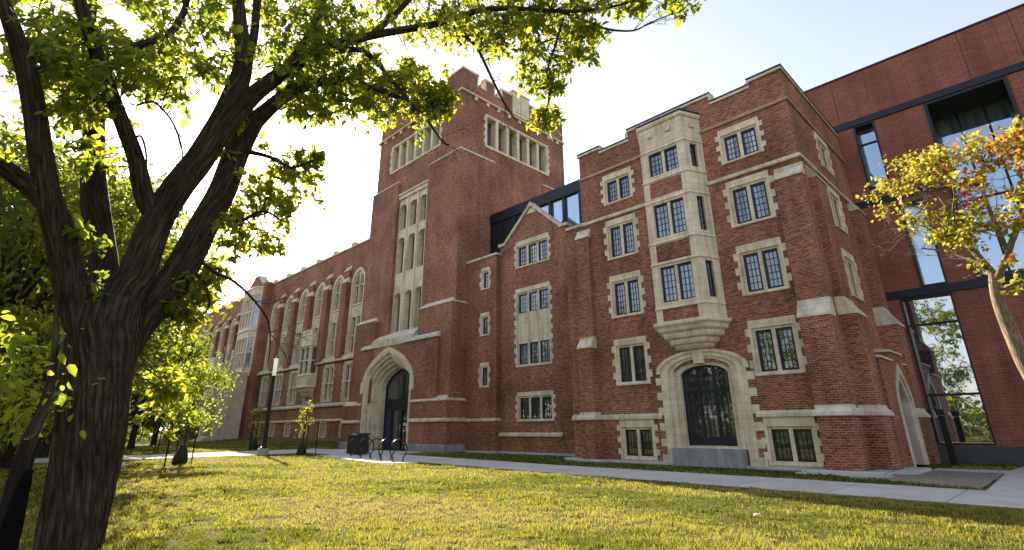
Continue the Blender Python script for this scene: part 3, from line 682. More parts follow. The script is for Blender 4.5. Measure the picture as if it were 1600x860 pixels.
# great window: stone frame with lancets in three tiers
gw = MB(); gx = (-40.55, -39.0), (-38.95+0.05, -37.35), (-37.3+0.05, -35.75)
lanc = []
lights = [(-40.15, -38.98), (-38.46, -37.28), (-36.88, -35.72)]
for a, b_ in lights:
    for z0, z1 in ((18.85, 21.35), (14.65, 18.05), (9.40, 12.82)):
        lanc.append([(a, z0), (b_, z0), (b_, z1-0.25), ((a+b_)/2+0.3, z1), ((a+b_)/2-0.3, z1), (a, z1-0.25)])
gw.prism(FTW, rect(-41.58, -35.47, 9.32, 22.33), -0.12, -0.72, lanc)
gw.prism(FTW, rect(-41.62, -35.43, 9.28, 22.37), 0.04, -0.3, [rect(-41.05, -35.6, 9.29, 21.95)])
for u in (-41.1, -40.55, -38.72, -37.08, -35.62): gw.box(FTW, u-0.11, u+0.11, 9.3, 21.9, 0.0, -0.2)
gw.extr(FTW, [(0.16, 22.34), (0.16, 22.5), (-0.1, 22.72), (-0.1, 22.34)], -41.85, -35.3); gw.box(FTW, -41.9, -41.62, 21.9, 22.5, 0.14, -0.05); gw.box(FTW, -35.43, -35.25, 21.9, 22.5, 0.14, -0.05)
gp = MB(); gp.box(FTW, -41.4, -35.6, 9.4, 22.2, -0.66, -0.70)
gwo = gp.build("great_window", PANED, hall, "tall lancet window of the tower"); gw.build("surround", STONE, gwo)
# clasping buttress stages: (x0,x1 on the front, side length, z0,z1, front y, side x)
def stage(name, x0, x1, y0, y1, z0, z1, capz=0.45, nxt=0.2):
    b = MB(); b.sweep([(x0, y1), (x0, y0), (x1, y0), (x1, y1)], [(-0.6, z0), (0, z0), (0, z1), (-0.6, z1)])
    o = b.build(name, BRICK, hall)
    c = MB(); c.sweep([(x0, y1), (x0, y0), (x1, y0), (x1, y1)], [(-0.6, z1+0.002), (0.06, z1+0.002), (0.06, z1+0.08), (-nxt-0.04, z1+capz), (-0.6, z1+capz)]); c.build("weathering", PALE, o)
    return o
stage("corner_buttress", -35.35, -30.88, 24.55, 28.6, 8.6, 23.75, 0.4, 0.2)
stage("corner_buttress", -44.85, -40.2, 24.55, 28.6, 8.6, 23.75, 0.4, 0.2)
stage("corner_buttress", -35.0, -30.78, 24.15, 26.9, 3.6, 10.55, 0.45, 0.36)
stage("corner_buttress", -45.1, -41.75, 24.15, 26.9, 3.6, 10.55, 0.45, 0.36)
stage("corner_buttress", -35.2, -30.72, 23.88, 27.3, 0.5, 3.42, 0.42, 0.26)
stage("corner_buttress", -45.4, -42.55, 23.88, 27.3, 0.5, 3.42, 0.42, 0.26)
stage("corner_buttress", -32.6, -30.95, 35.0, 38.6, 0.0, 23.75, 0.4, 0.2)
string("base_course", [(-35.15, 23.86), (-30.70, 23.86), (-30.70, 27.3)], 2.0, 2.26, 0.1)
string("base_course", [(-45.42, 27.2), (-45.42, 23.86), (-42.6, 23.86)], 2.0, 2.26, 0.1)
for x0, x1 in ((-35.2, -30.66), (-45.46, -42.5)):
    pg = MB(); pg.sweep([(x0, 27.34), (x0, 23.8), (x1, 23.8), (x1, 27.34)], [(-0.5, 0), (0.03, 0), (0.03, 0.46), (0.0, 0.5), (-0.5, 0.5)]); pg.build("plinth", GRANITE, hall)
# portal block
FPB = front(23.95); PCX_ = -38.8
pb_ = MB(); pb_.prism(FPB, [(-43.3, 0.0), (-32.1, 0.0), (-32.1, 8.05), (-43.3, 8.05)], 0.0, -0.5, [arch(PCX_, 3.55, -0.0, 5.3, 2.4, 0.35)])
pbo = pb_.build("portal", BRICK, hall, "arched stone entrance portal of the tower")
pt = MB()
pt.prism(FPB, aring(PCX_, (3.75, 5.35, 2.62, 0.35), (3.42, 5.3, 2.32, 0.35), 4.4), 0.07, -0.1)
steps = [(3.56, 2.42, 0.03, -0.35), (3.36, 2.24, -0.16, -0.62), (3.16, 2.06, -0.42, -0.92), (2.98, 1.9, -0.72, -1.3), (2.82, 1.78, -1.1, -1.75)]
for i, (hw, rs, da, db) in enumerate(steps):
    pt.prism(FPB, aring(PCX_, (hw, 5.28-i*0.1, rs, 0.35), (hw-0.26, 5.25-i*0.1, rs-0.2, 0.35), 0.0), da, db)
pt.box(FPB, -42.72, -42.3, 4.35, 5.35, 0.12, -0.05); pt.box(FPB, -35.3, -34.9, 4.35, 5.35, 0.12, -0.05)
pt.build("portal_stone", STONE, pbo)
FD = front(25.6)
dg = MB(); dg.prism(FD, arch(PCX_, 2.62, 0.02, 4.85, 1.6, 0.35), -0.06, -0.09); dg.build("door_glass", PANED, pbo)
df = MB()
df.prism(FD, arch(PCX_, 2.6, 0.0, 4.85, 1.62, 0.35), 0.05, -0.05, [arch(PCX_, 2.48, 3.9, 4.85, 1.5, 0.35), rect(-41.28, -36.32, 0.05, 3.0)])
df.box(FD, -41.3, -36.3, 3.0, 3.9, 0.10, -0.04)
for u in (-40.2, -38.8, -37.4): df.box(FD, u-0.06, u+0.06, 0.02, 3.0, 0.04, -0.05)
df.build("door_frame", DARKMETAL, pbo)
bd = MB(); bd.box(FD, -40.95, -40.35, 0.05, 2.95, 0.03, -0.05); bd.build("blue_door_leaf", BLUEDOOR, pbo)
lt_ = MB(); lt_.extr(FPB, [(0.14, 8.06), (0.14, 8.2), (-0.5, 8.75), (-0.5, 8.06)], -36.4, -32.05); lt_.extr(FPB, [(0.14, 8.06), (0.14, 8.2), (-0.5, 8.75), (-0.5, 8.06)], -43.35, -40.9)
lt_.extr(FPB, [(0.05, 8.06), (0.05, 8.65), (-0.75, 9.3), (-0.75, 8.06)], -41.6, -35.4); lt_.build("weathering", PALE, pbo)
string("base_course", [(-43.3, 23.93), (-42.45, 23.93)], 2.0, 2.26, 0.08)

# ---------- long wing (wall y = 26.4)
YW = 26.4; FW = front(YW); PITCH_B = 4.33
bays = [-49.83-i*PITCH_B for i in range(6)]+[-83.5-i*PITCH_B for i in range(7)]
WX0, WX1 = -112.0, -44.4
wh = []
def arcw(cx, hw, z0, zs, rise): return arch(cx, hw, z0, zs, rise, 0.2, 12)
for cx in bays:
    wh.append(arcw(cx, 1.46, 8.75, 16.45, 1.45)); wh.append(rect(cx-1.12, cx+1.12, 4.3, 7.85)); wh.append(rect(cx-0.75, cx+0.75, 0.8, 2.25))
wall("wing_wall", FW, rect(WX0, WX1, 0.0, 20.45), wh, 0.6)
wr = MB(); wr.box(FW, WX0, WX1, 19.9, 20.0, -0.62, -14); wr.quad((WX0, YW+0.6, 0), (WX0, 40, 0), (WX0, 40, 20), (WX0, YW+0.6, 20)); wr.quad((WX0, 40, 0), (WX1, 40, 0), (WX1, 40, 20), (WX0, 40, 20)); wr.build("roof", ROOF, hall)
co = coping([(WX0, YW), (WX1+0.1, YW)], 20.45, 0.22, 0.1, 0.6, STONE, False)
mb_ = MB()
for k in range(16): 
    x = -46.5-k*4.33
    if abs(x+77.5) > 4.5: mb_.box(FW, x-0.35-5.0, x+0.35-5.0, 20.6, 21.0, 0.12, -0.6)
mb_.build("parapet_block", PALE, hall)
string("sill_course", [(WX0, YW), (WX1, YW)], 8.15, 8.75, 0.34, PALE, slope=0.7)
string("string_course", [(WX0, YW), (WX1, YW)], 3.72, 4.08, 0.2, PALE)
string("string_course", [(WX0, YW), (WX1, YW)], 2.28, 2.52, 0.14, PALE)
def tall_window(cx):
    s = MB()
    ups = [[(cx-1.0, 13.9), (cx-0.12, 13.9), (cx-0.12, 17.2), (cx-0.45, 17.05), (cx-0.8, 16.75), (cx-1.0, 16.3)],
           [(cx+0.12, 13.9), (cx+1.0, 13.9), (cx+1.0, 16.3), (cx+0.8, 16.75), (cx+0.45, 17.05), (cx+0.12, 17.2)]]
    los = [rect(cx-1.0, cx-0.12, 8.9, 12.5), rect(cx+0.12, cx+1.0, 8.9, 12.5)]
    s.prism(FW, arcw(cx, 1.44, 8.76, 16.44, 1.43), -0.22, -0.62, ups+los)
    s.prism(FW, arcw(cx, 1.455, 8.755, 16.445, 1.445), -0.06, -0.3, [arcw(cx, 1.15, 8.7, 16.3, 1.2)])
    for u0, u1 in ((cx-1.0, cx-0.12), (cx+0.12, cx+1.0)):
        for z in (15.9, 10.6): s.box(FW, u0-0.02, u1+0.02, z-0.07, z+0.07, -0.3, -0.55)
    s.box(FW, cx-1.1, cx+1.1, 13.72, 13.9, -0.12, -0.4)
    p = MB(); p.box(FW, cx-1.2, cx+1.2, 8.8, 17.6, -0.55, -0.58)
    o = p.build("tall_window", PANED, hall); s.build("surround", STONE, o)
    return o
def ground_window(cx):
    s = MB(); L2 = [(cx-0.86, cx-0.1), (cx+0.1, cx+0.86)]
    s.prism(FW, quoin(cx-0.95, cx+0.95, 4.3, 7.75, 0.16, 0.16, 0.12, 0.28, 0.4), 0.04, -0.1, [rect(cx-1.0, cx+1.0, 4.26, 7.7)])
    s.prism(FW, rect(cx-1.11, cx+1.11, 4.31, 7.84), -0.06, -0.4, [rect(a, b_, z0, z1) for a, b_ in L2 for z0, z1 in ((4.42, 6.0), (6.15, 7.6))])
    p = MB(); p.box(FW, cx-1.05, cx+1.05, 4.36, 7.75, -0.33, -0.36); o = p.build("ground_floor_window", PANED, hall); s.build("surround", STONE, o); return o
def base_window(cx):
    s = MB(); s.prism(FW, quoin(cx-0.6, cx+0.6, 0.85, 2.1, 0.14, 0.14, 0.1, 0.15, 0.35), 0.04, -0.1, [rect(cx-0.62, cx+0.62, 0.84, 2.12)])
    s.prism(FW, rect(cx-0.74, cx+0.74, 0.81, 2.24), -0.06, -0.36, [rect(cx-0.56, cx-0.07, 0.9, 2.05), rect(cx+0.07, cx+0.56, 0.9, 2.05)])
    p = MB(); p.box(FW, cx-0.7, cx+0.7, 0.85, 2.2, -0.3, -0.33); o = p.build("basement_window", PANED, hall); s.build("surround", STONE, o); return o
def pilaster(cx):
    return buttress(FW, cx-0.58, cx+0.58, [(16.4, 0.42), (17.75, 0.24)], bot=8.5, name="pilaster")
protos = [tall_window(bays[0]), ground_window(bays[0]), base_window(bays[0])]
for cx in bays[1:]:
    for p in protos: copy_part(p, cx-bays[0], hall)
pp = pilaster(-52.0); pls = [-52.0-i*PITCH_B for i in range(1, 5)]+[-85.67-i*PITCH_B for i in range(6)]+[-81.4]
for x in pls: copy_part(pp, x+52.0, hall)
# oriels on the wing
def oriel(cx):
    F_ = front(YW-0.95); o = MB(); hw = 1.55
    pl_ = [(cx-hw, YW), (cx-hw+0.25, YW-0.95), (cx+hw-0.25, YW-0.95), (cx+hw, YW)]
    L2 = [(cx-1.1, cx-0.12), (cx+0.12, cx+1.1)]
    hs = [rect(a, b_, z0, z1) for a, b_ in L2 for z0, z1 in ((7.3, 8.6), (8.75, 10.1))]
    o.prism(F_, rect(cx-hw+0.25, cx+hw-0.25, 5.9, 11.6), 0, -0.3, hs)
    for p, q in ((pl_[2], pl_[3]), (pl_[0], pl_[1])):
        Fc, l = frame2(p, q); o.prism(Fc, rect(0, l, 5.9, 11.6), 0, -0.2, [rect(0.22, l-0.2, z0, z1) for z0, z1 in ((7.3, 8.6), (8.75, 10.1))])
    for z, ot in ((7.1, 0.08), (10.35, 0.12), (11.5, 0.06), (5.9, 0.08)): o.sweep(pl_, [(-0.1, z-0.08), (ot, z-0.08), (ot, z), (0, z+0.12), (-0.1, z+0.12)])
    for u in (-1.2, -0.3, 0.6): o.box(F_, cx+u, cx+u+0.6, 11.6, 12.1, 0.0, -0.3)
    lv = [(1.0, 5.85), (0.8, 5.6), (0.75, 5.45), (0.5, 5.2), (0.4, 5.0), (0.1, 4.8)]
    o.add([(cx+(p[0]-cx)*(0.4+0.6*s_), YW-(YW-p[1])*s_, z) for s_, z in lv for p in pl_], [(i*4+j, (i+1)*4+j, (i+1)*4+j+1, i*4+j+1) for i in range(len(lv)-1) for j in range(3)])
    o.add([(p[0], p[1], 11.62) for p in pl_], [(0, 1, 2, 3)])
    ob = o.build("wing_oriel", STONE, hall)
    g = MB(); g.box(F_, cx-1.2, cx+1.2, 7.25, 10.15, -0.2, -0.23)
    for p, q in ((pl_[2], pl_[3]), (pl_[0], pl_[1])):
        Fc, l = frame2(p, q); g.box(Fc, 0.15, l-0.1, 7.25, 10.15, -0.12, -0.14)
    g.build("pane", PANED, ob)
    return ob
o1 = oriel(bays[2]); copy_part(o1, bays[8]-bays[2], hall)
# central entrance bay of the wing
EX0, EX1, EY = -81.3, -73.7, 25.5; FE = front(EY); ECX = -77.5
eb = MB(); eb.prism(FE, [(EX0, 0), (EX1, 0), (EX1, 20.6), (EX1-1.2, 20.6), (ECX+0.6, 22.0), (ECX-0.6, 22.0), (EX0+1.2, 20.6), (EX0, 20.6)], 0, -0.95); ebo = eb.build("entrance_bay", BRICK, hall)
ec = MB()
for a, b_ in (((EX0-0.1, 20.6), (EX0+1.2, 20.6)), ((EX0+1.15, 20.58), (ECX-0.55, 22.0)), ((ECX-0.65, 22.02), (ECX+0.65, 22.02)), ((ECX+0.55, 22.0), (EX1-1.15, 20.58)), ((EX1-1.2, 20.6), (EX1+0.1, 20.6))):
    dx, dz = b_[0]-a[0], b_[1]-a[1]; l = math.hypot(dx, dz); nx, nz = -dz/l*0.2, dx/l*0.2
    ec.prism(FE, [a, b_, (b_[0]+nx, b_[1]+nz), (a[0]+nx, a[1]+nz)], 0.12+0.002*len(ec.f)/10, -0.9)
ec.build("coping", PALE, ebo)
es = MB(); FE2 = front(EY-0.8); epl = [(-80.3, EY), (-79.6, EY-0.8), (-75.4, EY-0.8), (-74.7, EY)]
eh = [rect(-79.3+i*0.98, -79.3+i*0.98+0.72, z0, z1) for i in range(4) for z0, z1 in ((16.9, 18.7), (14.7, 16.7), (11.4, 13.2), (9.3, 11.2))]
es.prism(FE2, rect(-79.6, -75.4, 8.2, 20.2), 0, -0.3, eh)
for p, q in ((epl[2], epl[3]), (epl[0], epl[1])):
    Fc, l = frame2(p, q); es.prism(Fc, rect(0, l, 8.2, 20.2), 0, -0.2, [rect(0.2, l-0.2, z0, z1) for z0, z1 in ((16.9, 18.7), (14.7, 16.7), (11.4, 13.2), (9.3, 11.2))])
for z in (14.2, 19.1, 20.1, 8.6): es.sweep(epl, [(-0.1, z-0.1), (0.12, z-0.1), (0.12, z), (0, z+0.16), (-0.1, z+0.16)])
es.add([(p[0], p[1], 20.22) for p in epl], [(0, 1, 2, 3)])
# entrance porch of stone
FE3 = front(EY-2.2)
es.prism(FE3, rect(-80.0, -75.0, 0, 8.6), 0, -2.1, [arch(-77.5, 1.35, 0.01, 4.3, 1.7, 0.7)])
for u in (-80.4, -75.4): 
    es.box(FE3, u, u+0.9, 0, 5.6, 1.0, -0.2); es.extr(FE3, [(1.05, 5.6), (1.05, 5.75), (0.4, 7.0), (-0.2, 7.0), (-0.2, 5.6)], u-0.03, u+0.93); es.box(FE3, u+0.1, u+0.8, 7.0, 10.0, 0.42, -0.2)
    es.box(FE3, u+0.2, u+0.7, 10.0, 11.3, 0.3, -0.1)
es.prism(FE3, aring(-77.5, (1.75, 4.35, 2.1, 0.7), (1.4, 4.3, 1.75, 0.7), 3.9), 0.12, -0.1)
es.box(FE3, -79.0, -76.0, 6.9, 8.2, 0.1, -0.05)
es.build("entrance_stonework", STONE, ebo)
eg = MB(); eg.box(FE2, -79.5, -75.5, 9, 19, -0.2, -0.23)
for p, q in ((epl[2], epl[3]), (epl[0], epl[1])):
    Fc, l = frame2(p, q); eg.box(Fc, 0.12, l-0.12, 9, 19, -0.1, -0.12)
eg.build("entrance_pane", PANE, ebo)
ed = MB(); ed.box(FE3, -79, -76, 0, 6.2, -0.9, -1.0); ed.build("entrance_door", DARKMETAL, ebo)
sp_ = MB(); 
for i in range(5): sp_.box(FE3, -79.4+i*0.05, -75.6-i*0.05, i*0.16, (i+1)*0.16, 2.6-i*0.35, 0.02)
sp_.build("steps", PALE, ebo)

# ---------- glazed rooftop extension behind the gable
YX = 28.1; FX = front(YX)
rx = thing("rooftop_extension", (-25, 28.1, 13.4), "dark metal and glass storey set on the roof behind the brick gable", "rooftop extension")
b = MB(); b.box(FX, -31.05, -18.2, 17.75, 18.62, 0.12, -3.0); b.build("fascia", DARKMETAL, rx)
b = MB()
for u in (-30.9, -29.45, -28.0, -26.55, -25.1-0.55, -24.0-0.2, -22.75-0.1, -21.3, -19.8): b.box(FX, u-0.14, u+0.14, 13.4, 17.75, 0.06, -0.3)
b.box(FX, -31.05, -18.2, 13.4, 14.0, 0.04, -2.9); b.build("mullion", DARKMETAL, rx)
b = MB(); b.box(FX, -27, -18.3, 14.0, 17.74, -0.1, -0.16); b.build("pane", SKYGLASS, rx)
b = MB(); b.box(FX, -31.0, -27, 14.0, 17.74, -0.02, -0.16); b.build("dark_glazing", DARKMETAL, rx)  # panes that mirror no sky, their darkness put into a flat sheet
rail = thing("roof_railing", (-23, 29, 18.6), "thin bent metal handrail standing on the dark rooftop storey", "railing")
b = MB()
for x in (-23.0, -21.9): b.tube([(x, 29, 18.6), (x, 29, 19.9), (x+0.9, 29, 19.9), (x+0.9, 29, 18.6)], 0.03, 6)
b.build("rail", GALV, rail)

# ---------- modern brick building at the right
YN = 31.5; FN = front(YN)
mod = thing("modern_building", (0, 31.5, 0), "modern dark red brick building with black metal bands and tall glass openings", "building")
nh = [rect(-4.75, -3.78, 8.9+4.5, 17.18), rect(-1.58, 1.66, 7.85, 17.18), rect(-3.68, -2.68, 7.85, 12.2), rect(-4.66, -2.66, 0.76, 7.42), rect(3.2, 4.2, 13.0, 17.18), rect(4.6, 7.2, 0.76, 7.42)]
MX0, MX1 = -13.5, 22.0
wall("modern_wall", FN, rect(MX0, MX1, 0.7, 17.2), nh, 1.0, BRICKN, parent=mod)
b = MB(); b.box(FN, MX0, MX1, 17.57, 20.4, 0.03, -0.9); b.build("parapet_wall", BRICKN, mod)
b = MB(); b.box(FN, MX0, MX1, 0.0, 0.7, 0.05, -0.9); b.build("base", plain("dark_base", (0.05, 0.052, 0.06), 0.7), mod)
b = MB(); b.box(FN, MX0, MX1, 17.2, 17.57, 0.10, -0.8); b.build("metal_band", DARKMETAL, mod)
b = MB(); b.box(FN, MX0, MX1, 7.44, 7.82, 0.10, -0.8); b.build("metal_band", DARKMETAL, mod)
b = MB(); b.box(FN, MX0, -3.70, 12.45, 12.8, 0.06, -0.5); b.box(FN, -3.70, -1.6, 12.45, 12.8, 0.06, -0.5); b.build("metal_band", DARKMETAL, mod)
b = MB(); b.box(FN, MX0, MX1, 20.4, 20.5, 0.08, -1.0); b.build("parapet_cap", DARKMETAL, mod)
b = MB(); b.box(FN, MX0, MX1, 19.8, 19.9, -0.92, -20); b.quad((MX0, YN+1, 0), (MX0, YN+20, 0), (MX0, YN+20, 20), (MX0, YN+1, 20)); b.build("roof", ROOF, mod)
def slot(u0, u1, z0, z1, dep, mull, trans, gl, lining=0.08):
    trans = sorted(trans); mull = sorted(mull)
    f = MB(); f.prism(FN, rect(u0+0.002, u1-0.002, z0+0.002, z1-0.002), 0.05, -dep-0.1, [rect(u0+lining, u1-lining, z0+lining, z1-lining)])
    for m_ in mull: f.box(FN, m_-0.05, m_+0.05, z0+lining, z1-lining, -dep+0.06, -dep-0.06)
    for t in trans: f.box(FN, u0+lining, u1-lining, t-0.05, t+0.05, -dep+0.055, -dep-0.06)
    o = f.build("window", DARKMETAL, mod)
    g = MB(); us = [u0+lining]+list(mull)+[u1-lining]; zs = [z0+lining]+list(trans)+[z1-lining]
    for i in range(len(us)-1):
        for j in range(len(zs)-1): g.box(FN, us[i]+0.01, us[i+1]-0.01, zs[j]+0.01, zs[j+1]-0.01, -dep-0.0, -dep-0.03)
    g.build("pane", gl, o); return o
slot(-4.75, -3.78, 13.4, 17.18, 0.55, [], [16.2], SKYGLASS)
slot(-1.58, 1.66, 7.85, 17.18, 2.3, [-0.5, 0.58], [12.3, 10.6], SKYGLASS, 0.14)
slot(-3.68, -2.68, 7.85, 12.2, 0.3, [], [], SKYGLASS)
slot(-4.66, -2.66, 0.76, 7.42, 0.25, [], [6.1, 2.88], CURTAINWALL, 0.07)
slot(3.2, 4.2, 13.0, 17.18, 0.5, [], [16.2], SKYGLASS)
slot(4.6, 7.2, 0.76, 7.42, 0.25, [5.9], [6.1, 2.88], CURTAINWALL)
b = MB()
for u in (-5.3, 0.5, 2.48, 6.1, 10): b.box(FN, u-0.012, u+0.012, 17.6, 20.38, 0.034, 0.02)
b.build("control_joint", DARKMETAL, mod)

# ------------------------------------------------------------------ ground, paths
def terrain(x, y):
    return 0.0
def in_poly(p, poly):
    c = False; n = len(poly); x, y = p
    for i in range(n):
        x1, y1 = poly[i]; x2, y2 = poly[i-1]
        if (y1 > y) != (y2 > y) and x < (x2-x1)*(y-y1)/(y2-y1)+x1: c = not c
    return c
def grid_axis(lo, hi, c, fine, n):
    t = np.linspace(-1, 1, n); return t
g = MB(); R_ = 1500
xs = [-R_, -400, -200]+list(np.linspace(-120, 30, 61))+[120, 400, R_]; ys = [-R_, -300, -100]+list(np.linspace(-20, 45, 40))+[120, 400, R_]
def rise(x, y):
    a = min(1, max(0, (-47-x)/6)); b_ = min(1, max(0, (y-18)/7)); a = a*a*(3-2*a); b_ = b_*b_*(3-2*b_); return 0.5*a*b_
pts = [(x, y, rise(x, y)-0.012) for y in ys for x in xs]; nx_ = len(xs)
g.add(pts, [(j*nx_+i, j*nx_+i+1, (j+1)*nx_+i+1, (j+1)*nx_+i) for j in range(len(ys)-1) for i in range(nx_-1)])
structure(g.build("ground", TURF, smooth=True))
def slab(name, poly, z, m=CONC, th=0.06):
    b = MB(); fr = (0, 0, 1, 0, 0, 0)
    if area(poly) < 0: poly = poly[::-1]
    tr = tessellate_polygon([[Vector((x, y, 0)) for x, y in poly]])
    n = len(poly); fx = []
    for t in tr:
        a, b2, c = (poly[i] for i in t); fx.append(tuple(t) if (b2[0]-a[0])*(c[1]-a[1])-(b2[1]-a[1])*(c[0]-a[0]) > 0 else tuple(t[::-1]))
    b.add([(x, y, z) for x, y in poly], fx); 
    for i in range(n):
        p, q = poly[i], poly[(i+1) % n]; b.add([(p[0], p[1], z), (p[0], p[1], z-th), (q[0], q[1], z-th), (q[0], q[1], z)], [(0, 1, 2, 3)])
    return b.build(name, m)
SIDEWALK = [(-45.5, 18.4), (-23.0, 16.35), (-13.3, 15.75), (-2.0, 15.3), (26, 14.6), (26, 18.4), (-2.05, 18.7), (-7.0, 18.98), (-16.2, 19.15), (-25.0, 20.0), (-31.5, 20.6), (-32.5, 23.6), (-43.5, 23.6), (-43.5, 22.0), (-46.3, 22.0)]
structure(slab("sidewalk", SIDEWALK, 0.012))
NWALK = [(-2.04, 18.705), (3.5, 18.6), (3.5, 31.0), (-1.9, 31.0), (-2.15, 27.4), (-4.2, 27.2), (-4.3, 25.9), (-2.15, 25.6)]
structure(slab("entrance_walk", NWALK, 0.010))
CROSSPATH = [(-38.1, 6.0), (-37.9, 13.5), (-38.6, 17.75), (-45.6, 18.42), (-44.7, 15.7), (-44.2, 8.5), (-43.8, -12), (-37.4, -12)]
structure(slab("cross_path", CROSSPATH, 0.013))
PAD = [(-33.8, 16.2), (-24.0, 14.75), (-22.6, 15.9), (-23.05, 16.36), (-33.6, 17.32)]
structure(slab("bike_pad", PAD, 0.017, plain("pale_concrete", (0.55, 0.53, 0.49), 0.9, nscale=3, namp=0.12)))
GRAVELBED = [(-6.5, 20.9), (-2.2, 19.0), (-2.19, 25.55), (-4.3, 25.8), (-4.4, 23.0), (-4.6, 21.6), (-6.4, 21.6)]
gb = structure(slab("gravel_bed", [(-5.9, 20.75), (-2.2, 19.35), (-2.19, 25.55), (-4.32, 25.8), (-4.2, 22.95), (-4.75, 22.9), (-4.75, 21.65), (-5.9, 21.6)], 0.006, GRAVEL))
for i, (p, lb) in enumerate((((-5.0, 28), ""),)): pass
structure(slab("paving_slab", [(-7.4, 21.0), (-4.9, 20.9), (-4.5, 21.62), (-7.4, 21.66)], 0.03))

# grass blades: one object, denser near the camera
rng = np.random.default_rng(3)
PATHS = [SIDEWALK, NWALK, CROSSPATH, PAD, [(-31, 25), (-17.8, 25.2), (-17.8, 21.6), (-4, 21.6), (-4, 60), (-31, 60)], [(-5.9, 20.75), (-2.2, 19.35), (-2.19, 25.55), (-4.3, 26)], [(-46, 23.4), (-31, 23.4), (-31, 60), (-46, 60)], [(-7.4, 21.0), (-4.9, 20.9), (-4.5, 21.62), (-7.4, 21.66)]]
def poly_mask(P, poly):
    x, y = P[:, 0], P[:, 1]; c = np.zeros(len(P), bool); n = len(poly)
    for i in range(n):
        x1, y1 = poly[i]; x2, y2 = poly[i-1]
        if y1 == y2: continue
        k = ((y1 > y) != (y2 > y)) & (x < (x2-x1)*(y-y1)/(y2-y1)+x1); c ^= k
    return c
def wave_noise(P, s, seed):
    r = np.random.default_rng(seed); v = np.zeros(len(P))
    for i in range(14):
        a = r.uniform(0, 2*np.pi); k = s*r.uniform(0.5, 2.2); v += np.sin(P[:, 0]*np.cos(a)*k+P[:, 1]*np.sin(a)*k+r.uniform(0, 6.3))/(0.6+k/s)
    return v/3.2
def blades(name, n, rmin, rmax, hgt, mats, region=None, wf=1.0):
    az = np.degrees(YAW)+rng.uniform(-52, 52, n); rr = rmin*np.exp(rng.uniform(0, 1, n)*np.log(rmax/rmin))
    P = np.stack([np.sin(np.radians(az))*rr, np.cos(np.radians(az))*rr], 1)
    # gather into tufts
    k = rng.random(n) < 0.72; I = np.round(P[k]/0.3); hx = np.modf(np.abs(np.sin(I[:, 0]*12.9898+I[:, 1]*78.233)*43758.5))[0]; hy = np.modf(np.abs(np.sin(I[:, 0]*39.346+I[:, 1]*11.135)*24634.6))[0]
    P[k] = (I+np.stack([hx, hy], 1)*0.9)*0.3+rng.normal(0, 1, (k.sum(), 2))*(0.04+0.06*hx)[:, None]
    bad = np.zeros(n, bool)
    for q in PATHS: bad |= poly_mask(P, q)
    if region is not None: bad |= ~poly_mask(P, region)
    P = P[~bad]; rr = np.hypot(P[:, 0], P[:, 1]); n = len(P)
    nz = wave_noise(P, 1.1, 5)+0.5*wave_noise(P, 4.0, 9); fz = wave_noise(P, 6.0, 11)
    h = hgt*(0.6+0.5*rng.random(n))*(1+0.65*np.clip(fz, -1, 1.5)); wd = 0.006*wf*np.maximum(1, rr/7.0)*(0.7+0.6*rng.random(n))
    an = rng.uniform(0, 2*np.pi, n); ln = rng.uniform(0.15, 0.9, n)*h; la = rng.uniform(0, 2*np.pi, n)
    z0 = np.array([rise(x, y) for x, y in P])-0.012 if n else np.zeros(0)
    dx, dy = np.cos(an)*wd, np.sin(an)*wd; lx, ly = np.cos(la)*ln, np.sin(la)*ln
    V = np.zeros((n, 5, 3))
    V[:, 0] = np.stack([P[:, 0]-dx, P[:, 1]-dy, z0], 1); V[:, 1] = np.stack([P[:, 0]+dx, P[:, 1]+dy, z0], 1)
    V[:, 2] = np.stack([P[:, 0]+dx*0.8+lx*0.35, P[:, 1]+dy*0.8+ly*0.35, z0+h*0.6], 1); V[:, 3] = np.stack([P[:, 0]-dx*0.8+lx*0.35, P[:, 1]-dy*0.8+ly*0.35, z0+h*0.6], 1)
    V[:, 4] = np.stack([P[:, 0]+lx, P[:, 1]+ly, z0+h], 1)
    quick = []
    base = np.arange(n)*5
    me = bpy.data.meshes.new(name); me.vertices.add(n*5); me.vertices.foreach_set("co", V.ravel())
    loops = np.concatenate([np.stack([base, base+1, base+2, base+3], 1), np.stack([base+3, base+2, base+4], 1)], 1).ravel()
    me.loops.add(n*7); me.loops.foreach_set("vertex_index", loops.astype(np.int32))
    me.polygons.add(n*2); st_ = np.stack([np.arange(n)*7, np.arange(n)*7+4], 1).ravel(); me.polygons.foreach_set("loop_start", st_.astype(np.int32))
    for m in mats: me.materials.append(m)
    q = nz+rng.normal(0, 0.35, n); mi = np.where(q < -0.3, 0, np.where(q < 0.5, 1, 2)) if len(mats) > 2 else np.zeros(n, int)
    me.polygons.foreach_set("material_index", np.repeat(mi, 2).astype(np.int32)); me.update(calc_edges=True); me.validate()
    o = bpy.data.objects.new(name, me); COL.objects.link(o); return o
gr = blades("lawn_grass", 400000, 5.5, 70, 0.058, BLADE, wf=0.68); gr["kind"] = "stuff"; tag(gr, "rough yellow green mown grass covering the lawn", "grass")
vg = blades("verge_grass", 60000, 17, 36, 0.09, SHADEGRASS, [(-32, 21), (-25, 20.1), (-16.2, 19.25), (-7, 19.1), (-2.3, 18.8), (-5.9, 20.7), (-7, 21.7), (-30, 25.4)]); vg["kind"] = "stuff"; tag(vg, "deep green shaded grass strip along the foot of the brick hall", "grass")

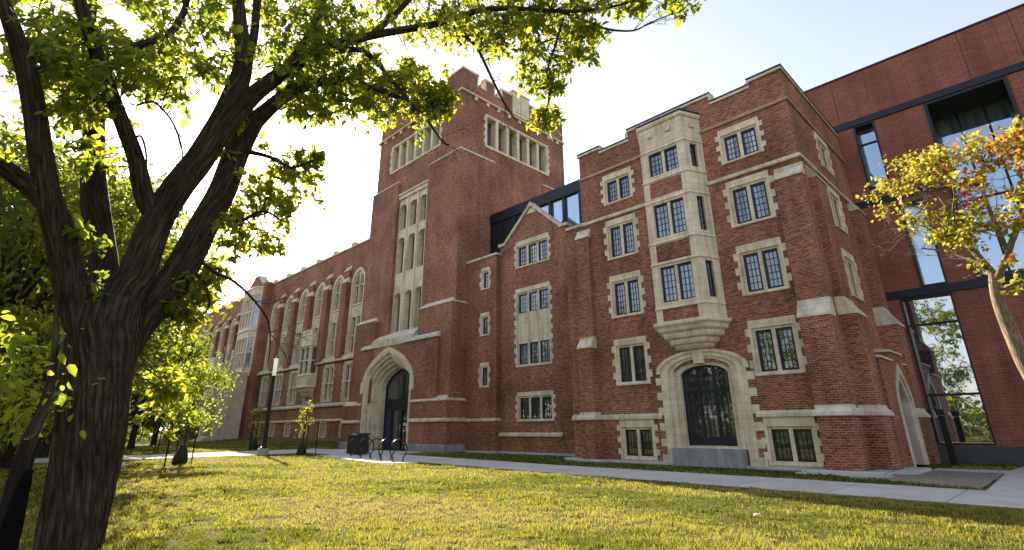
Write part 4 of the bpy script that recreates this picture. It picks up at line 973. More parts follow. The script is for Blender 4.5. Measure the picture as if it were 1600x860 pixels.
# ------------------------------------------------------------------ foliage
def leaves_mesh(name, C_, size, mats, mi, parent, aspect=0.52, updir=None, droop=0.35, seed=1):
    """C_: (n,3) positions; each leaf a folded pointed blade of two quads"""
    r = np.random.default_rng(seed); n = len(C_)
    ax = r.normal(0, 1, (n, 3)); ax[:, 2] -= droop; ax /= np.linalg.norm(ax, axis=1)[:, None]
    up = r.normal(0, 0.55, (n, 3)); up[:, 2] += 1.0
    sd = np.cross(ax, up); sd /= np.linalg.norm(sd, axis=1)[:, None]+1e-9; nm = np.cross(sd, ax)
    L_ = size*r.uniform(0.45, 1.4, n)[:, None]; Wd = L_*aspect*0.5
    V = np.zeros((n, 6, 3))
    V[:, 0] = C_; V[:, 1] = C_+ax*L_*0.22+sd*Wd*0.85+nm*Wd*0.3; V[:, 2] = C_+ax*L_*0.62+sd*Wd*0.85+nm*Wd*0.3; V[:, 3] = C_+ax*L_-nm*L_*0.12
    V[:, 4] = C_+ax*L_*0.62-sd*Wd*0.85+nm*Wd*0.3; V[:, 5] = C_+ax*L_*0.22-sd*Wd*0.85+nm*Wd*0.3
    base = np.arange(n)*6
    me = bpy.data.meshes.new(name); me.vertices.add(n*6); me.vertices.foreach_set("co", V.ravel())
    loops = np.concatenate([np.stack([base, base+1, base+2, base+3], 1), np.stack([base, base+3, base+4, base+5], 1)], 1).ravel()
    me.loops.add(n*8); me.loops.foreach_set("vertex_index", loops.astype(np.int32))
    me.polygons.add(n*2); me.polygons.foreach_set("loop_start", (np.arange(n*2)*4).astype(np.int32))
    for m in mats: me.materials.append(m)
    me.polygons.foreach_set("material_index", np.repeat(mi, 2).astype(np.int32)); me.update(calc_edges=True); me.validate()
    o = bpy.data.objects.new(name, me); COL.objects.link(o)
    if parent is not None: attach(o, parent)
    return o
def smooth_path(pts, rads, n):
    pts = [Vector(p) for p in pts]; m = len(pts); out = []; ro = []
    for i in range(m-1):
        p0, p1, p2, p3 = pts[max(i-1, 0)], pts[i], pts[i+1], pts[min(i+2, m-1)]
        for k in range(n):
            t = k/n
            out.append(0.5*((2*p1)+(p2-p0)*t+(2*p0-5*p1+4*p2-p3)*t*t+(3*p1-p0-3*p2+p3)*t*t*t)); ro.append(rads[i]*(1-t)+rads[i+1]*t)
    out.append(pts[-1]); ro.append(rads[-1]); return out, ro

def bark_jit(amp, fr):
    def f(p, an, ln):
        q = Vector((math.cos(an)*fr, math.sin(an)*fr, ln*1.1))
        a = noise.noise(q+Vector((0, 0, 3.1)), noise_basis='PERLIN_ORIGINAL'); b_ = noise.noise(q*2.1+Vector((5, 1, 0))); rdg = 1-abs(a)*2
        lump = noise.noise(Vector((math.cos(an)*1.1, math.sin(an)*1.1, ln*0.7)))
        return 1+amp*(rdg*0.7+b_*0.5)+0.07*lump
    return f

# ---- the big elm in the foreground
def limb_px(L_):
    """[(px,py,width px,ground distance)] -> points and radii"""
    pts = [at(a, b_, d) for a, b_, w, d in L_]
    return pts, [0.96*w*0.5*depth_of(p)/FPX/math.sqrt(1+((a-PCX)/FPX)**2) for (a, b_, w, d), p in zip(L_, pts)]
elm = thing("elm_tree", tuple(at(112, 880, 10.3)*Vector((1, 1, 0)) if False else (at(112, 880, 10.3).x, at(112, 880, 10.3).y, 0)), "big old elm with a thick furrowed leaning trunk forking into several dark limbs", "tree")
SK = []
trunk_specs = [
 ([(104, 915, 190, 10.3), (107, 885, 140, 10.3), (111, 850, 116, 10.3), (128, 760, 116, 10.3), (140, 690, 118, 10.3), (148, 625, 118, 10.3), (158, 560, 119, 10.3), (165, 510, 124, 10.3), (172, 470, 118, 10.3)], 110, 14),
 ([(150, 540, 80, 10.3), (122, 470, 70, 10.2), (106, 420, 56, 10.1), (90, 355, 54, 9.9), (74, 300, 47, 9.7), (62, 225, 43, 9.5), (50, 150, 40, 9.3), (28, 70, 35, 9.0), (3, 0, 29, 8.8), (-28, -80, 24, 8.6), (-50, -200, 16, 8.4)], 30, 5),
 ([(75, 320, 40, 9.8), (45, 290, 40, 9.7), (0, 255, 38, 9.5), (-60, 205, 32, 9.2), (-140, 150, 22, 8.9)], 24, 5),
 ([(168, 520, 70, 10.6), (166, 440, 52, 11.0), (158, 380, 48, 11.2), (149, 320, 50, 11.4), (146, 250, 40, 11.6), (147, 150, 33, 11.8), (139, 90, 26, 12.0), (142, 0, 22, 12.2), (160, -90, 15, 12.3)], 26, 5),
 ([(250, 345, 40, 10.1), (228, 312, 36, 10.0), (213, 250, 30, 9.8), (196, 205, 28, 9.7), (180, 165, 27, 9.6), (157, 100, 27, 9.4), (138, 45, 26, 9.3), (118, -20, 22, 9.2), (90, -110, 15, 9.0)], 24, 5),
 ([(182, 520, 80, 10.2), (198, 455, 68, 10.2), (215, 428, 63, 10.2), (243, 350, 55, 10.1), (275, 297, 52, 10.0), (312, 250, 48, 9.9), (342, 200, 45, 9.8), (365, 150, 40, 9.7), (381, 95, 30, 9.6), (376, 40, 24, 9.6), (371, -10, 20, 9.6), (360, -90, 14, 9.6)], 32, 5),
 ([(384, 110, 20, 9.6), (397, 55, 15, 9.7), (402, 0, 13, 9.8), (412, -60, 9, 9.9)], 14, 4),
 ([(178, 575, 60, 10.3), (212, 515, 62, 10.5), (248, 468, 62, 10.5), (278, 428, 59, 10.5), (320, 350, 50, 10.6), (347, 300, 46, 10.7), (365, 250, 42, 10.8), (384, 208, 40, 10.9), (400, 182, 36, 10.9)], 32, 5),
 ([(342, 215, 34, 9.9), (385, 160, 32, 10.1), (418, 131, 28, 10.3), (450, 109, 25, 10.3), (490, 85, 19, 10.2), (525, 69, 16, 10.0), (600, 52, 13, 9.7), (685, 37, 11, 9.4), (765, 14, 9, 9.1), (890, 18, 6, 8.8), (960, 10, 4, 8.6), (1010, -4, 3, 8.5)], 18, 4),
 ([(392, 195, 34, 10.9), (420, 170, 26, 10.8), (447, 148, 22, 10.7), (475, 133, 18, 10.6), (540, 126, 14, 10.4), (575, 137, 11, 10.3), (615, 150, 8, 10.2), (660, 168, 5, 10.1), (690, 165, 3, 10.1)], 16, 4),
 ([(500, 82, 14, 10.2), (560, 78, 9, 10.0), (590, 100, 8, 9.9), (615, 130, 7, 9.8), (640, 160, 6, 9.7), (665, 185, 5, 9.6), (690, 220, 3.5, 9.5), (702, 227, 2.5, 9.5)], 10, 4),
 ([(580, 56, 11, 9.8), (620, 20, 9, 9.9), (655, -20, 8, 10.0), (690, -80, 6, 10.1)], 10, 4),
 ([(450, 105, 16, 10.3), (480, 60, 14, 10.5), (500, 10, 12, 10.7), (520, -60, 9, 10.9)], 12, 4),
 ([(168, 108, 18, 9.5), (190, 92, 15, 9.6), (215, 72, 15, 9.8), (245, 62, 14, 10.0), (272, 45, 13, 10.2), (290, 10, 11, 10.4), (300, -50, 8, 10.6)], 14, 4),
 ([(690, 36, 7, 9.4), (725, 56, 6, 9.2), (745, 75, 5.5, 9.1), (758, 100, 5, 9.0), (772, 130, 4.5, 8.9), (790, 165, 4, 8.9), (806, 188, 2.5, 8.9)], 8, 4),
 ([(880, 20, 5, 8.8), (920, 35, 4, 8.7), (950, 46, 4, 8.7), (990, 48, 3, 8.6), (1015, 36, 2.5, 8.6), (1050, 22, 2, 8.5)], 7, 4),
 ([(302, 400, 8, 10.5), (334, 424, 6.5, 10.3), (359, 436, 5.5, 10.2), (379, 451, 4.6, 10.1), (398, 471, 4, 10.0), (414, 492, 3.4, 9.9), (421, 512, 2.8, 9.9), (422, 545, 2, 9.8), (418, 570, 1.2, 9.8)], 8, 4),
 ([(214, 165, 5, 9.7), (240, 160, 4.5, 9.6), (262, 180, 4, 9.5), (276, 205, 4, 9.5), (284, 232, 3.5, 9.4), (285, 250, 2.5, 9.4)], 7, 4),
 ([(205, 220, 5, 9.7), (220, 213, 4.5, 9.6), (228, 238, 4, 9.5), (229, 262, 3, 9.5)], 7, 4),
 ([(880, 30, 5, 8.8), (868, 70, 4, 8.7), (856, 110, 3.5, 8.7), (858, 150, 3, 8.6), (852, 180, 2, 8.6)], 7, 4),
 ([(375, 235, 10, 10.8), (420, 245, 7, 10.4), (455, 262, 5, 10.1), (490, 250, 3, 9.9)], 8, 4),
 ([(335, 330, 10, 10.6), (375, 345, 7, 10.4), (410, 330, 5, 10.1), (440, 345, 3, 9.9)], 8, 4),
 ([(290, 420, 9, 10.5), (318, 440, 6, 10.5), (326, 480, 4, 10.4), (300, 505, 3, 10.4)], 8, 4),
]
tr = MB()
for spec, sides, n in trunk_specs:
    p, r = limb_px(spec); p, r = smooth_path(p, r, n)
    big = spec[0][2] > 60
    tr.tube(p, r, sides, jitter=bark_jit(0.07, 7.0) if sides > 60 else (bark_jit(0.04, 5.0) if sides > 20 else None))
    SK += [(q, rr) for q, rr in zip(p, r)]
    if r[0] < 0.05:
        pass
def twigs_off(b, p, d, l, r, lv, R):
    e = p+d*l; mid = (p+e)/2+Vector((R.gauss(0, .1), R.gauss(0, .1), R.gauss(0, .1)))*l
    b.tube([p, mid, e], [r, r*0.8, r*0.5], 4, cap=False)
    if lv:
        for _ in range(3): twigs_off(b, p+(e-p)*R.uniform(0.35, 1), (d+Vector((R.gauss(0, .55), R.gauss(0, .55), R.gauss(0, .55)))).normalized(), l*0.62, r*0.62, lv-1, R)
RT = random.Random(11); dt = MB()
for px, py, hd, n, dx, dz in ((745, 78, 9.1, 3, .8, -.2), (770, 128, 8.9, 3, .9, .1), (728, 58, 9.2, 3, .8, -.4), (700, 45, 9.3, 2, .2, -1), (790, 165, 8.9, 2, .3, -1), (250, 168, 9.6, 4, .5, -.6), (276, 205, 9.5, 3, .2, -1), (225, 155, 9.7, 3, 1, .1), (228, 250, 9.5, 3, .4, -.5), (660, 168, 10, 2, -.6, -.8), (575, 140, 10.3, 2, .1, -1), (690, 215, 9.5, 2, .5, -.5), (990, 48, 8.6, 3, .6, .3), (868, 70, 8.7, 2, .1, -1), (398, 471, 10, 3, .5, .2), (420, 520, 9.9, 3, .5, -.6), (50, 150, 9.3, 3, -.7, .3), (30, 200, 9.5, 3, -.8, .0), (90, 330, 9.8, 2, .6, .4)):
    for _ in range(n): twigs_off(dt, at(px, py, hd), (CR*(dx+RT.gauss(0, .5))+CU*(dz+RT.gauss(0, .4))+CF*RT.gauss(0, .4)).normalized(), RT.uniform(0.35, 0.7), 0.007, 2, RT)
tr.build("trunk", BARK, elm, smooth=True)
SKP = np.array([tuple(q) for q, r in SK]); SKR = np.array([r for q, r in SK])

crown_pts = []; crown_mi = []; tw = MB()
rg_ = random.Random(5)
def spray(c, r, nl, mats_w, hang=0.2):
    """one leafy spray of twigs around c"""
    i = int(np.argmin(((SKP-np.array(c))**2).sum(1)+0.0)); b0 = Vector(SKP[i])
    if (b0-c).length < 2.4:
        mid = (b0+c)/2+Vector((rg_.uniform(-.1, .1), rg_.uniform(-.1, .1), rg_.uniform(0, .15)))
        tw.tube([b0, mid, c], [min(0.012, SKR[i]), 0.008, 0.004], 4, cap=False)
    for _ in range(max(1, int(nl/9))):
        d = Vector((rg_.gauss(0, 1), rg_.gauss(0, 1), rg_.gauss(-hang, 0.7))).normalized(); l = r*rg_.uniform(0.5, 1.1)
        e = c+d*l; e.z -= 0.1*l
        tw.tube([c, (c+e)/2+Vector((0, 0, 0.03)), e], [0.004, 0.003, 0.002], 3, cap=False)
        for k in range(9):
            t = rg_.uniform(0.15, 1.05); q = c+(e-c)*t+Vector((rg_.gauss(0, .035), rg_.gauss(0, .035), rg_.gauss(-.01, .035)))
            crown_pts.append(tuple(q)); crown_mi.append(rg_.choices((0, 1, 2), mats_w)[0])
def region(x0, x1, y0, y1, d0, d1, ns, mats_w=(4, 4, 2), r=0.42, nl=27, shape='ell'):
    ns = int(ns*1.3)
    cx, cy, hx, hy = (x0+x1)/2, (y0+y1)/2, (x1-x0)/2, (y1-y0)/2
    for _ in range(ns):
        while True:
            a, b_ = rg_.uniform(-1, 1), rg_.uniform(-1, 1)
            if shape == 'box' or a*a+b_*b_ < 1: break
        spray(at(cx+a*hx, cy+b_*hy, rg_.uniform(d0, d1)), r, nl, mats_w)
DK = (6, 3, 1); MD = (4, 4, 2); LT = (2, 4, 4)
region(20, 350, -60, 110, 8.5, 13, 88, MD, shape='box')
region(20, 160, 60, 140, 8.5, 12, 30, MD)
region(180, 350, 60, 150, 9, 12.5, 30, MD)
region(60, 190, 90, 190, 9, 12, 22, MD, 0.35)
region(330, 420, -40, 100, 9.5, 12.5, 20, LT, 0.35)
region(400, 570, -40, 110, 9, 12.5, 75, MD, shape='box')
region(420, 600, 60, 185, 9.5, 12, 60, MD)
region(455, 530, 130, 188, 9.8, 11.5, 14, LT, 0.3)
region(540, 705, 90, 190, 9.5, 11.2, 55, LT, 0.34)
region(650, 705, 125, 190, 9.5, 10.5, 14, LT, 0.26)
region(560, 800, -50, 60, 8.8, 12, 65, LT, shape='box')
region(700, 850, 0, 75, 8.6, 10.5, 30, LT, 0.35)
region(780, 940, -40, 85, 8.4, 10, 52, LT, 0.34)
region(800, 890, 70, 150, 8.5, 9.5, 18, MD, 0.28)
region(828, 878, 165, 207, 8.5, 9.0, 8, LT, 0.2, 22)
region(895, 940, 30, 92, 8.4, 9.2, 9, LT, 0.22)
region(930, 1095, -40, 26, 8.2, 9.6, 22, LT, 0.28)
region(340, 420, 170, 260, 10.4, 11.6, 10, LT, 0.28)
region(385, 505, 225, 330, 9.8, 11.0, 17, LT, 0.34)
region(440, 508, 228, 290, 9.7, 10.3, 8, LT, 0.2)
region(340, 470, 290, 390, 9.8, 11.2, 17, LT, 0.34)
region(265, 345, 400, 512, 10.2, 11.2, 24, LT, 0.26)
region(300, 400, 320, 430, 10.6, 11.4, 14, LT, 0.25)
region(110, 165, 350, 400, 9.6, 10.3, 4, MD, 0.2, 18); region(130, 180, 435, 470, 9.7, 10.0, 3, MD, 0.18, 14)
region(125, 175, 225, 275, 9.6, 11.5, 6, LT, 0.22); region(70, 200, 150, 195, 9.6, 11.5, 8, LT, 0.25)
region(0, 30, 200, 250, 9.0, 9.6, 3, LT, 0.2, 14)
region(205, 285, 565, 680, 10.8, 11.6, 11, (1, 4, 4), 0.3)
# unseen upper crown, for its shade and for other viewpoints
for _ in range(60):
    spray(Vector((rg_.uniform(-13.5, -2.5), rg_.uniform(-3.5, 8), rg_.uniform(9.5, 14))), 0.6, 27, MD)
tw.add(dt.v, dt.f)
leaves_mesh("crown", np.array(crown_pts), 0.155, LEAF, np.array(crown_mi), elm, seed=4)
tw.build("twigs", TWIG, elm)
print("elm leaves", len(crown_pts))

# ---- small autumn maple at the right
SKP_, SKR_ = SKP, SKR
MD0 = 12.0
mp_ = thing("maple_tree", (at(1690, 735, MD0).x, at(1690, 735, MD0).y, 0), "young maple with pale bark and yellow, lime and orange autumn leaves", "tree")
base = mp_.location.copy()
mspec = [
 [(1690, 740, 46, 12), (1652, 655, 40, 12), (1620, 600, 36, 12), (1600, 565, 32, 12), (1578, 515, 28, 12), (1563, 478, 24, 12), (1556, 450, 22, 12), (1553, 425, 20, 12)],
 [(1556, 440, 16, 12), (1572, 405, 14, 11.8), (1582, 375, 12, 11.7), (1600, 335, 11, 11.5), (1625, 290, 9, 11.4), (1645, 230, 5, 11.3)],
 [(1555, 432, 16, 12), (1535, 408, 13, 12.1), (1515, 385, 11, 12.2), (1490, 355, 8, 12.3), (1460, 335, 6, 12.4), (1425, 322, 4, 12.5)],
 [(1576, 398, 11, 11.8), (1562, 365, 9, 11.9), (1545, 325, 8, 12.0), (1535, 290, 6, 12.1), (1538, 255, 4, 12.2)],
 [(1500, 370, 7, 12.2), (1490, 335, 6, 12.1), (1492, 300, 5, 12.0), (1480, 270, 3, 12.0)],
 [(1590, 360, 8, 11.6), (1598, 300, 7, 11.5), (1592, 255, 5, 11.5), (1598, 215, 3, 11.5)],
 [(1540, 415, 8, 12.0), (1500, 400, 5, 12.3), (1470, 392, 4, 12.4), (1440, 388, 3, 12.5)],
 [(1490, 342, 5, 12.3), (1460, 300, 4, 12.4), (1420, 285, 3, 12.5), (1385, 290, 2, 12.6)],
 [(1562, 455, 6, 12.0), (1590, 440, 5, 11.7), (1625, 432, 4, 11.5)],
]
b = MB(); SK = []
for spec in mspec:
    p, r = limb_px(spec); p, r = smooth_path(p, r, 5); b.tube(p, r, 12, jitter=bark_jit(0.03, 3.0)); SK += list(zip(p, r))
b.build("trunk", MBARK, mp_, smooth=True)
SKP = np.array([tuple(q) for q, r in SK]); SKR = np.array([r for q, r in SK])
crown_pts, crown_mi, tw = [], [], MB()
def mspray(x0, x1, y0, y1, d0, d1, ns, wts, r=0.17, nl=22):
    ns = max(2, int(ns*0.72))
    for _ in range(ns):
        while True:
            a, b_ = rg_.uniform(-1, 1), rg_.uniform(-1, 1)
            if a*a+b_*b_ < 1: break
        c = at((x0+x1)/2+a*(x1-x0)/2, (y0+y1)/2+b_*(y1-y0)/2, rg_.uniform(d0, d1))
        i = int(np.argmin(((SKP-np.array(c))**2).sum(1))); b0 = Vector(SKP[i])
        tw.tube([b0, (b0+c)/2+Vector((0, 0, rg_.uniform(-.05, .12))), c], [0.01, 0.006, 0.003], 4, cap=False)
        for _k in range(nl):
            q = c+Vector((rg_.gauss(0, r*0.5), rg_.gauss(0, r*0.5), rg_.gauss(0, r*0.42))); crown_pts.append(tuple(q)); crown_mi.append(rg_.choices(range(5), wts)[0])
YL = (1, 5, 5, 0.5, 0.1); LM = (4, 3, 6, 0.2, 0); OR = (0.5, 3, 1, 5, 0.8); MX = (1, 4, 3, 2.5, 0.3)
mspray(1352, 1420, 283, 333, 12, 12.8, 16, YL); mspray(1385, 1450, 245, 300, 11.8, 12.8, 17, YL); mspray(1425, 1505, 232, 290, 11.6, 12.8, 24, YL)
mspray(1470, 1545, 225, 300, 11.4, 12.6, 24, MX); mspray(1505, 1575, 208, 265, 11.2, 12.4, 22, MX); mspray(1555, 1640, 190, 260, 11, 12, 30, OR)
mspray(1415, 1485, 318, 368, 11.6, 12.6, 16, LM); mspray(1465, 1535, 325, 385, 11.4, 12.4, 24, LM); mspray(1440, 1500, 340, 388, 11.8, 12.6, 10, YL)
mspray(1495, 1535, 372, 396, 11.6, 12.2, 5, YL); mspray(1550, 1610, 325, 365, 11.2, 12, 12, MX); mspray(1510, 1530, 280, 310, 11.4, 12, 4, (0, 0, 0, 1, 5)); mspray(1515, 1545, 300, 345, 11.6, 12.2, 6, MX)
mspray(1520, 1545, 400, 425, 11.8, 12.1, 4, LM); mspray(1580, 1640, 425, 455, 11.3, 11.8, 9, (6, 1, 2, 0, 0)); mspray(1575, 1585, 395, 405, 11.6, 11.8, 2, OR, 0.08, 12)
mspray(1600, 1720, 180, 400, 10.6, 12, 60, MX, 0.3); mspray(1570, 1600, 275, 320, 11.2, 11.8, 6, YL)
leaves_mesh("crown", np.array(crown_pts), 0.08, MAPLE, np.array(crown_mi), mp_, aspect=0.85, seed=8)
# bare grey twigs inside the crown
def twiglet(p, d, l, r, lv):
    e = p+d*l; mid = (p+e)/2+Vector((rg_.gauss(0, .06), rg_.gauss(0, .06), rg_.gauss(0, .06)))*l
    tw.tube([p, mid, e], [r, r*0.8, r*0.55], 3, cap=False)
    if lv:
        for _ in range(3): twiglet(p+(e-p)*rg_.uniform(0.4, 1), (d+Vector((rg_.gauss(0, .6), rg_.gauss(0, .6), rg_.gauss(0, .6)))).normalized(), l*0.62, r*0.6, lv-1)
for px, py, n in ((1440, 350, 9), (1420, 372, 7), (1400, 360, 4), (1460, 310, 8), (1520, 300, 9), (1560, 300, 7), (1480, 400, 4), (1455, 385, 5), (1500, 320, 8)):
    for _ in range(n):
        twiglet(at(px+rg_.uniform(-25, 25), py+rg_.uniform(-12, 12), rg_.uniform(11.8, 12.5)), Vector((rg_.gauss(-.5, .5), rg_.gauss(-.1, .5), rg_.gauss(.1, .5))).normalized(), 0.35, 0.006, 2)
tw.build("twigs", DRYTWIG, mp_)

# ---- generic trees for the background
def tree(name, loc, h, cr, ch0, nclump, nleaf, lsize, mats, label, seed, trunk_r=0.2, lean=(0, 0), wts=(4, 4, 2), group=None, shell=0.55, bark=BARK, clump_r=None, cat="tree"):
    r = random.Random(seed); z0 = loc[2] if len(loc) > 2 else 0
    t = thing(name, (loc[0], loc[1], z0), label, cat, group); B = Vector((loc[0], loc[1], z0))
    b = MB(); top = B+Vector((lean[0], lean[1], h*0.8)); ck = B+Vector((lean[0]*0.4, lean[1]*0.4, ch0+0.1*h))
    p, rr = smooth_path([B-Vector((0, 0, .1)), B+(ck-B)*0.5, ck, top], [trunk_r*1.25, trunk_r, trunk_r*0.8, trunk_r*0.15], 5); b.tube(p, rr, 10)
    C_ = []; M_ = []; cz = (ch0+h)/2; hz = (h-ch0)/2; cl = clump_r or cr*0.28
    for i in range(nclump):
        while True:
            v = Vector((r.uniform(-1, 1), r.uniform(-1, 1), r.uniform(-1, 1)))
            if 0.15 < v.length < 1 and r.random() < v.length**1.2: break
        c = B+Vector((lean[0]*0.6+v.x*cr, lean[1]*0.6+v.y*cr, cz+v.z*hz))
        a = p[min(len(p)-1, max(3, int(len(p)*(0.35+0.5*(v.z*0.5+0.5)))))]
        if i % 2 == 0: b.tube([a, (a+c)/2+Vector((0, 0, 0.06*h)), c], [trunk_r*0.28, trunk_r*0.16, trunk_r*0.05], 5, cap=False)
        k = r.choices((0, 1, 2), wts)[0]; rr_ = cl*r.uniform(0.6, 1.25)
        for _ in range(int(nleaf/nclump)):
            C_.append((c.x+r.gauss(0, rr_*0.5), c.y+r.gauss(0, rr_*0.5), c.z+r.gauss(0, rr_*0.36))); M_.append(k if r.random() < 0.65 else r.choices((0, 1, 2), wts)[0])
    b.build("trunk", bark, t, smooth=True); leaves_mesh("crown", np.array(C_), lsize, mats, np.array(M_), t, seed=seed+1)
    return t
def ga(px, hd): p = at(px, 690, hd); return (p.x, p.y, 0)
tree("broadleaf_tree", ga(15, 34), 14.5, 6.5, 1.6, 150, 20000, 0.34, FAR, "dense green broadleaf tree beyond the path at the far end of the lawn", 21, 0.28, wts=(2, 4, 4))
tree("broadleaf_tree", ga(-60, 24), 11.5, 5.0, 1.2, 140, 18000, 0.26, FAR, "dark shady tree whose foliage runs out of view beside the elm trunk", 22, 0.22, wts=(3, 4, 3))
tree("broadleaf_tree", ga(70, 46), 17.5, 6.5, 2.5, 100, 13000, 0.34, FAR, "tall airy tree seen between the forking limbs of the elm", 23, 0.3, wts=(2, 4, 4))
tree("broadleaf_tree", ga(170, 62), 19, 5.5, 4, 45, 3600, 0.36, FAR, "tall thin crowned tree rising behind the elm's middle limbs", 24, 0.3, wts=(2, 4, 4))
tree("broadleaf_tree", ga(206, 62), 12.5, 4.4, 1.5, 90, 9500, 0.34, FAR, "round dark tree standing in shade at the end of the brick wing", 25, 0.25, wts=(7, 3, 0))
tree("broadleaf_tree", ga(240, 76), 12.5, 3.4, 1.5, 80, 8000, 0.36, FAR, "dark narrow tree close against the end wall of the brick wing", 26, 0.25, wts=(6, 3, 1))
tree("broadleaf_tree", ga(120, 80), 15, 7, 1.0, 90, 9000, 0.46, FAR, "far green tree low behind the elm trunk", 27, 0.3, wts=(5, 4, 1))
tree("broadleaf_tree", ga(-20, 60), 17, 9, 1, 120, 12000, 0.46, FAR, "wide green tree farthest back at the edge of the grounds", 28, 0.3, wts=(4, 4, 2))
tree("young_tree", ga(40, 19.5), 4.9, 1.9, 1.7, 60, 3600, 0.15, LEAF, "young tree with bright yellow green low crown beside the elm trunk", 29, 0.05, wts=(1, 4, 5))
# trees across the street behind the viewer, seen mirrored in the glass
for i, (x, y, hh, lab) in enumerate(((-11, -9, 11, "street tree mirrored in the tall ground floor glass"), (-24, -18, 14, "leafy street tree behind the viewer, mirrored in the leaded panes"), (2, -24, 15, "big street tree across the road mirrored in the modern glass"), (14, -16, 12, "street tree behind the viewer opposite the modern building"), (-40, -22, 15, "street tree behind the viewer opposite the tower"))):
    tree("street_tree", (x, y, 0), hh, hh*0.4, 2.2, 70, 9000, 0.3, LEAF, lab, 40+i, 0.22, wts=(3, 4, 3))

# distant belt of trees closing the far edge of the grounds
RW = random.Random(9); C_ = []; M_ = []
for i in range(900):
    t = RW.random(); q = at(-260+t*560, 690, 105+RW.uniform(-12, 25)); hz = RW.uniform(0, 1)**0.8*(5.5+2.5*math.sin(t*23)+1.5*math.sin(t*57))
    for _ in range(16): C_.append((q.x+RW.gauss(0, 1.3), q.y+RW.gauss(0, 1.3), max(0.1, hz+RW.gauss(0, 0.7)))); M_.append(RW.choices((0, 1, 2), (6, 3, 1))[0])
o = leaves_mesh("distant_woodland", np.array(C_), 0.75, FAR, np.array(M_), None, seed=3); o["kind"] = "stuff"; tag(o, "dark belt of shrubs and trees along the far edge of the grounds", "woodland")
C_ = []; M_ = []
for i in range(700):
    t = RW.random(); q = Vector((-70+t*110, -46+RW.uniform(-5, 5), 0)); hz = RW.uniform(0, 1)**0.8*(6+2.5*math.sin(t*19)+1.5*math.sin(t*47))
    for _ in range(14): C_.append((q.x+RW.gauss(0, 1.3), q.y+RW.gauss(0, 1.3), max(0.1, hz+RW.gauss(0, 0.7)))); M_.append(RW.choices((0, 1, 2), (6, 3, 1))[0])
o = leaves_mesh("street_woodland", np.array(C_), 0.8, FAR, np.array(M_), None, seed=13); o["kind"] = "stuff"; tag(o, "belt of greenery across the street, mirrored in the windows", "woodland")

# ---- saplings with stakes and watering bags
def sapling(p, h, cr, n, label, seed, lean=0.15, wts=(2, 4, 4), ch0=None):
    return tree("sapling", (p[0], p[1], 0), h, cr, ch0 or h*0.36, 34, n, 0.14, LEAF, label, seed, 0.055, (lean, 0), wts, "newly planted staked saplings", clump_r=cr*0.4, bark=TWIG)
sapling((-31.4, 8.15), 4.9, 1.45, 3600, "larger leafy staked sapling with a green watering bag in front of the path", 51, 0.35, (4, 5, 1), ch0=1.55)
sapling((-35.9, 16.2), 3.3, 0.55, 220, "sparse half bare sapling with a few yellow leaves beside the litter bin", 52, 0.15, (3, 5, 2), 0.9)
sapling((-48.2, 17.7), 3.5, 0.75, 420, "thin sapling behind the lamp post beyond the path", 53, 0.1, (1, 4, 5), 1.0)
BLACKWRAP = plain("black_wrap", (0.006, 0.006, 0.006), 0.9, 0, 0.03, 8, 0.3)
def bag(p, s, label, lean=(0.1, 0), zs=1.0, rs=1.0, m=None):
    b = MB(); prof = [(0.0, 0.0), (0.36, 0.0), (0.40, 0.08), (0.36, 0.4), (0.25, 0.75), (0.12, 1.0), (0.08, 1.05), (0.0, 1.05)]
    b.lathe((0, 0, 0), [(r*s*rs, z*s*zs) for r, z in prof], 14)
    b.v = [(x+lean[0]*z+0.03*math.sin(9*math.atan2(y, x))*math.hypot(x, y), y+lean[1]*z, z) for x, y, z in b.v]
    o = b.build("watering_bag", m or GREENBAG, smooth=True); o.location = (p[0], p[1], 0.0); tag(o, label, "watering bag", "tree watering bags"); return o
bag((-31.45, 8.1), 0.86, "dark green watering bag slumped round the larger leafy sapling", (0.25, 0.0))
bag((-35.95, 16.2), 0.72, "green watering bag round the half bare sapling by the litter bin")
bag((-48.2, 17.65), 0.85, "green watering bag at the foot of the sapling behind the lamp post")
def stake(p, h, label, lean=(0, 0), r=0.035):
    b = MB(); b.tube([(0, 0, 0), (lean[0], lean[1], h)], [r, r*0.9], 6)
    o = b.build("stake", WOODST); o.location = (p[0], p[1], 0); tag(o, label, "stake", "support stakes of the saplings"); return o
stake((-29.4, 7.0), 2.2, "dark stake on the near side of the larger leafy sapling"); stake((-34.6, 9.5), 2.2, "dark stake on the far side of the larger leafy sapling")
stake((-37.0, 17.0), 1.9, "dark stake between the lamp post and the half bare sapling"); stake((-34.9, 16.7), 2.1, "dark stake between the half bare sapling and the litter bin")
stake((-47.0, 16.9), 2.0, "stake behind the lamp post beside the thin sapling"); stake((-46.2, 10.2), 2.1, "stake beyond the path right behind the elm trunk"); stake((-48.8, 11.0), 2.2, "taller stake beyond the path near the elm trunk"); stake((-51.5, 12.9), 2.0, "stake farthest back beyond the path left of the leafy sapling")
b = MB(); b.tube([(-29.4, 7.0, 2.0), (-31.3, 8.1, 1.95), (-34.6, 9.5, 2.0)], 0.012, 4); o = b.build("tie_wire", WOODST); tag(o, "thin tie wire joining the larger sapling to its two stakes", "wire")
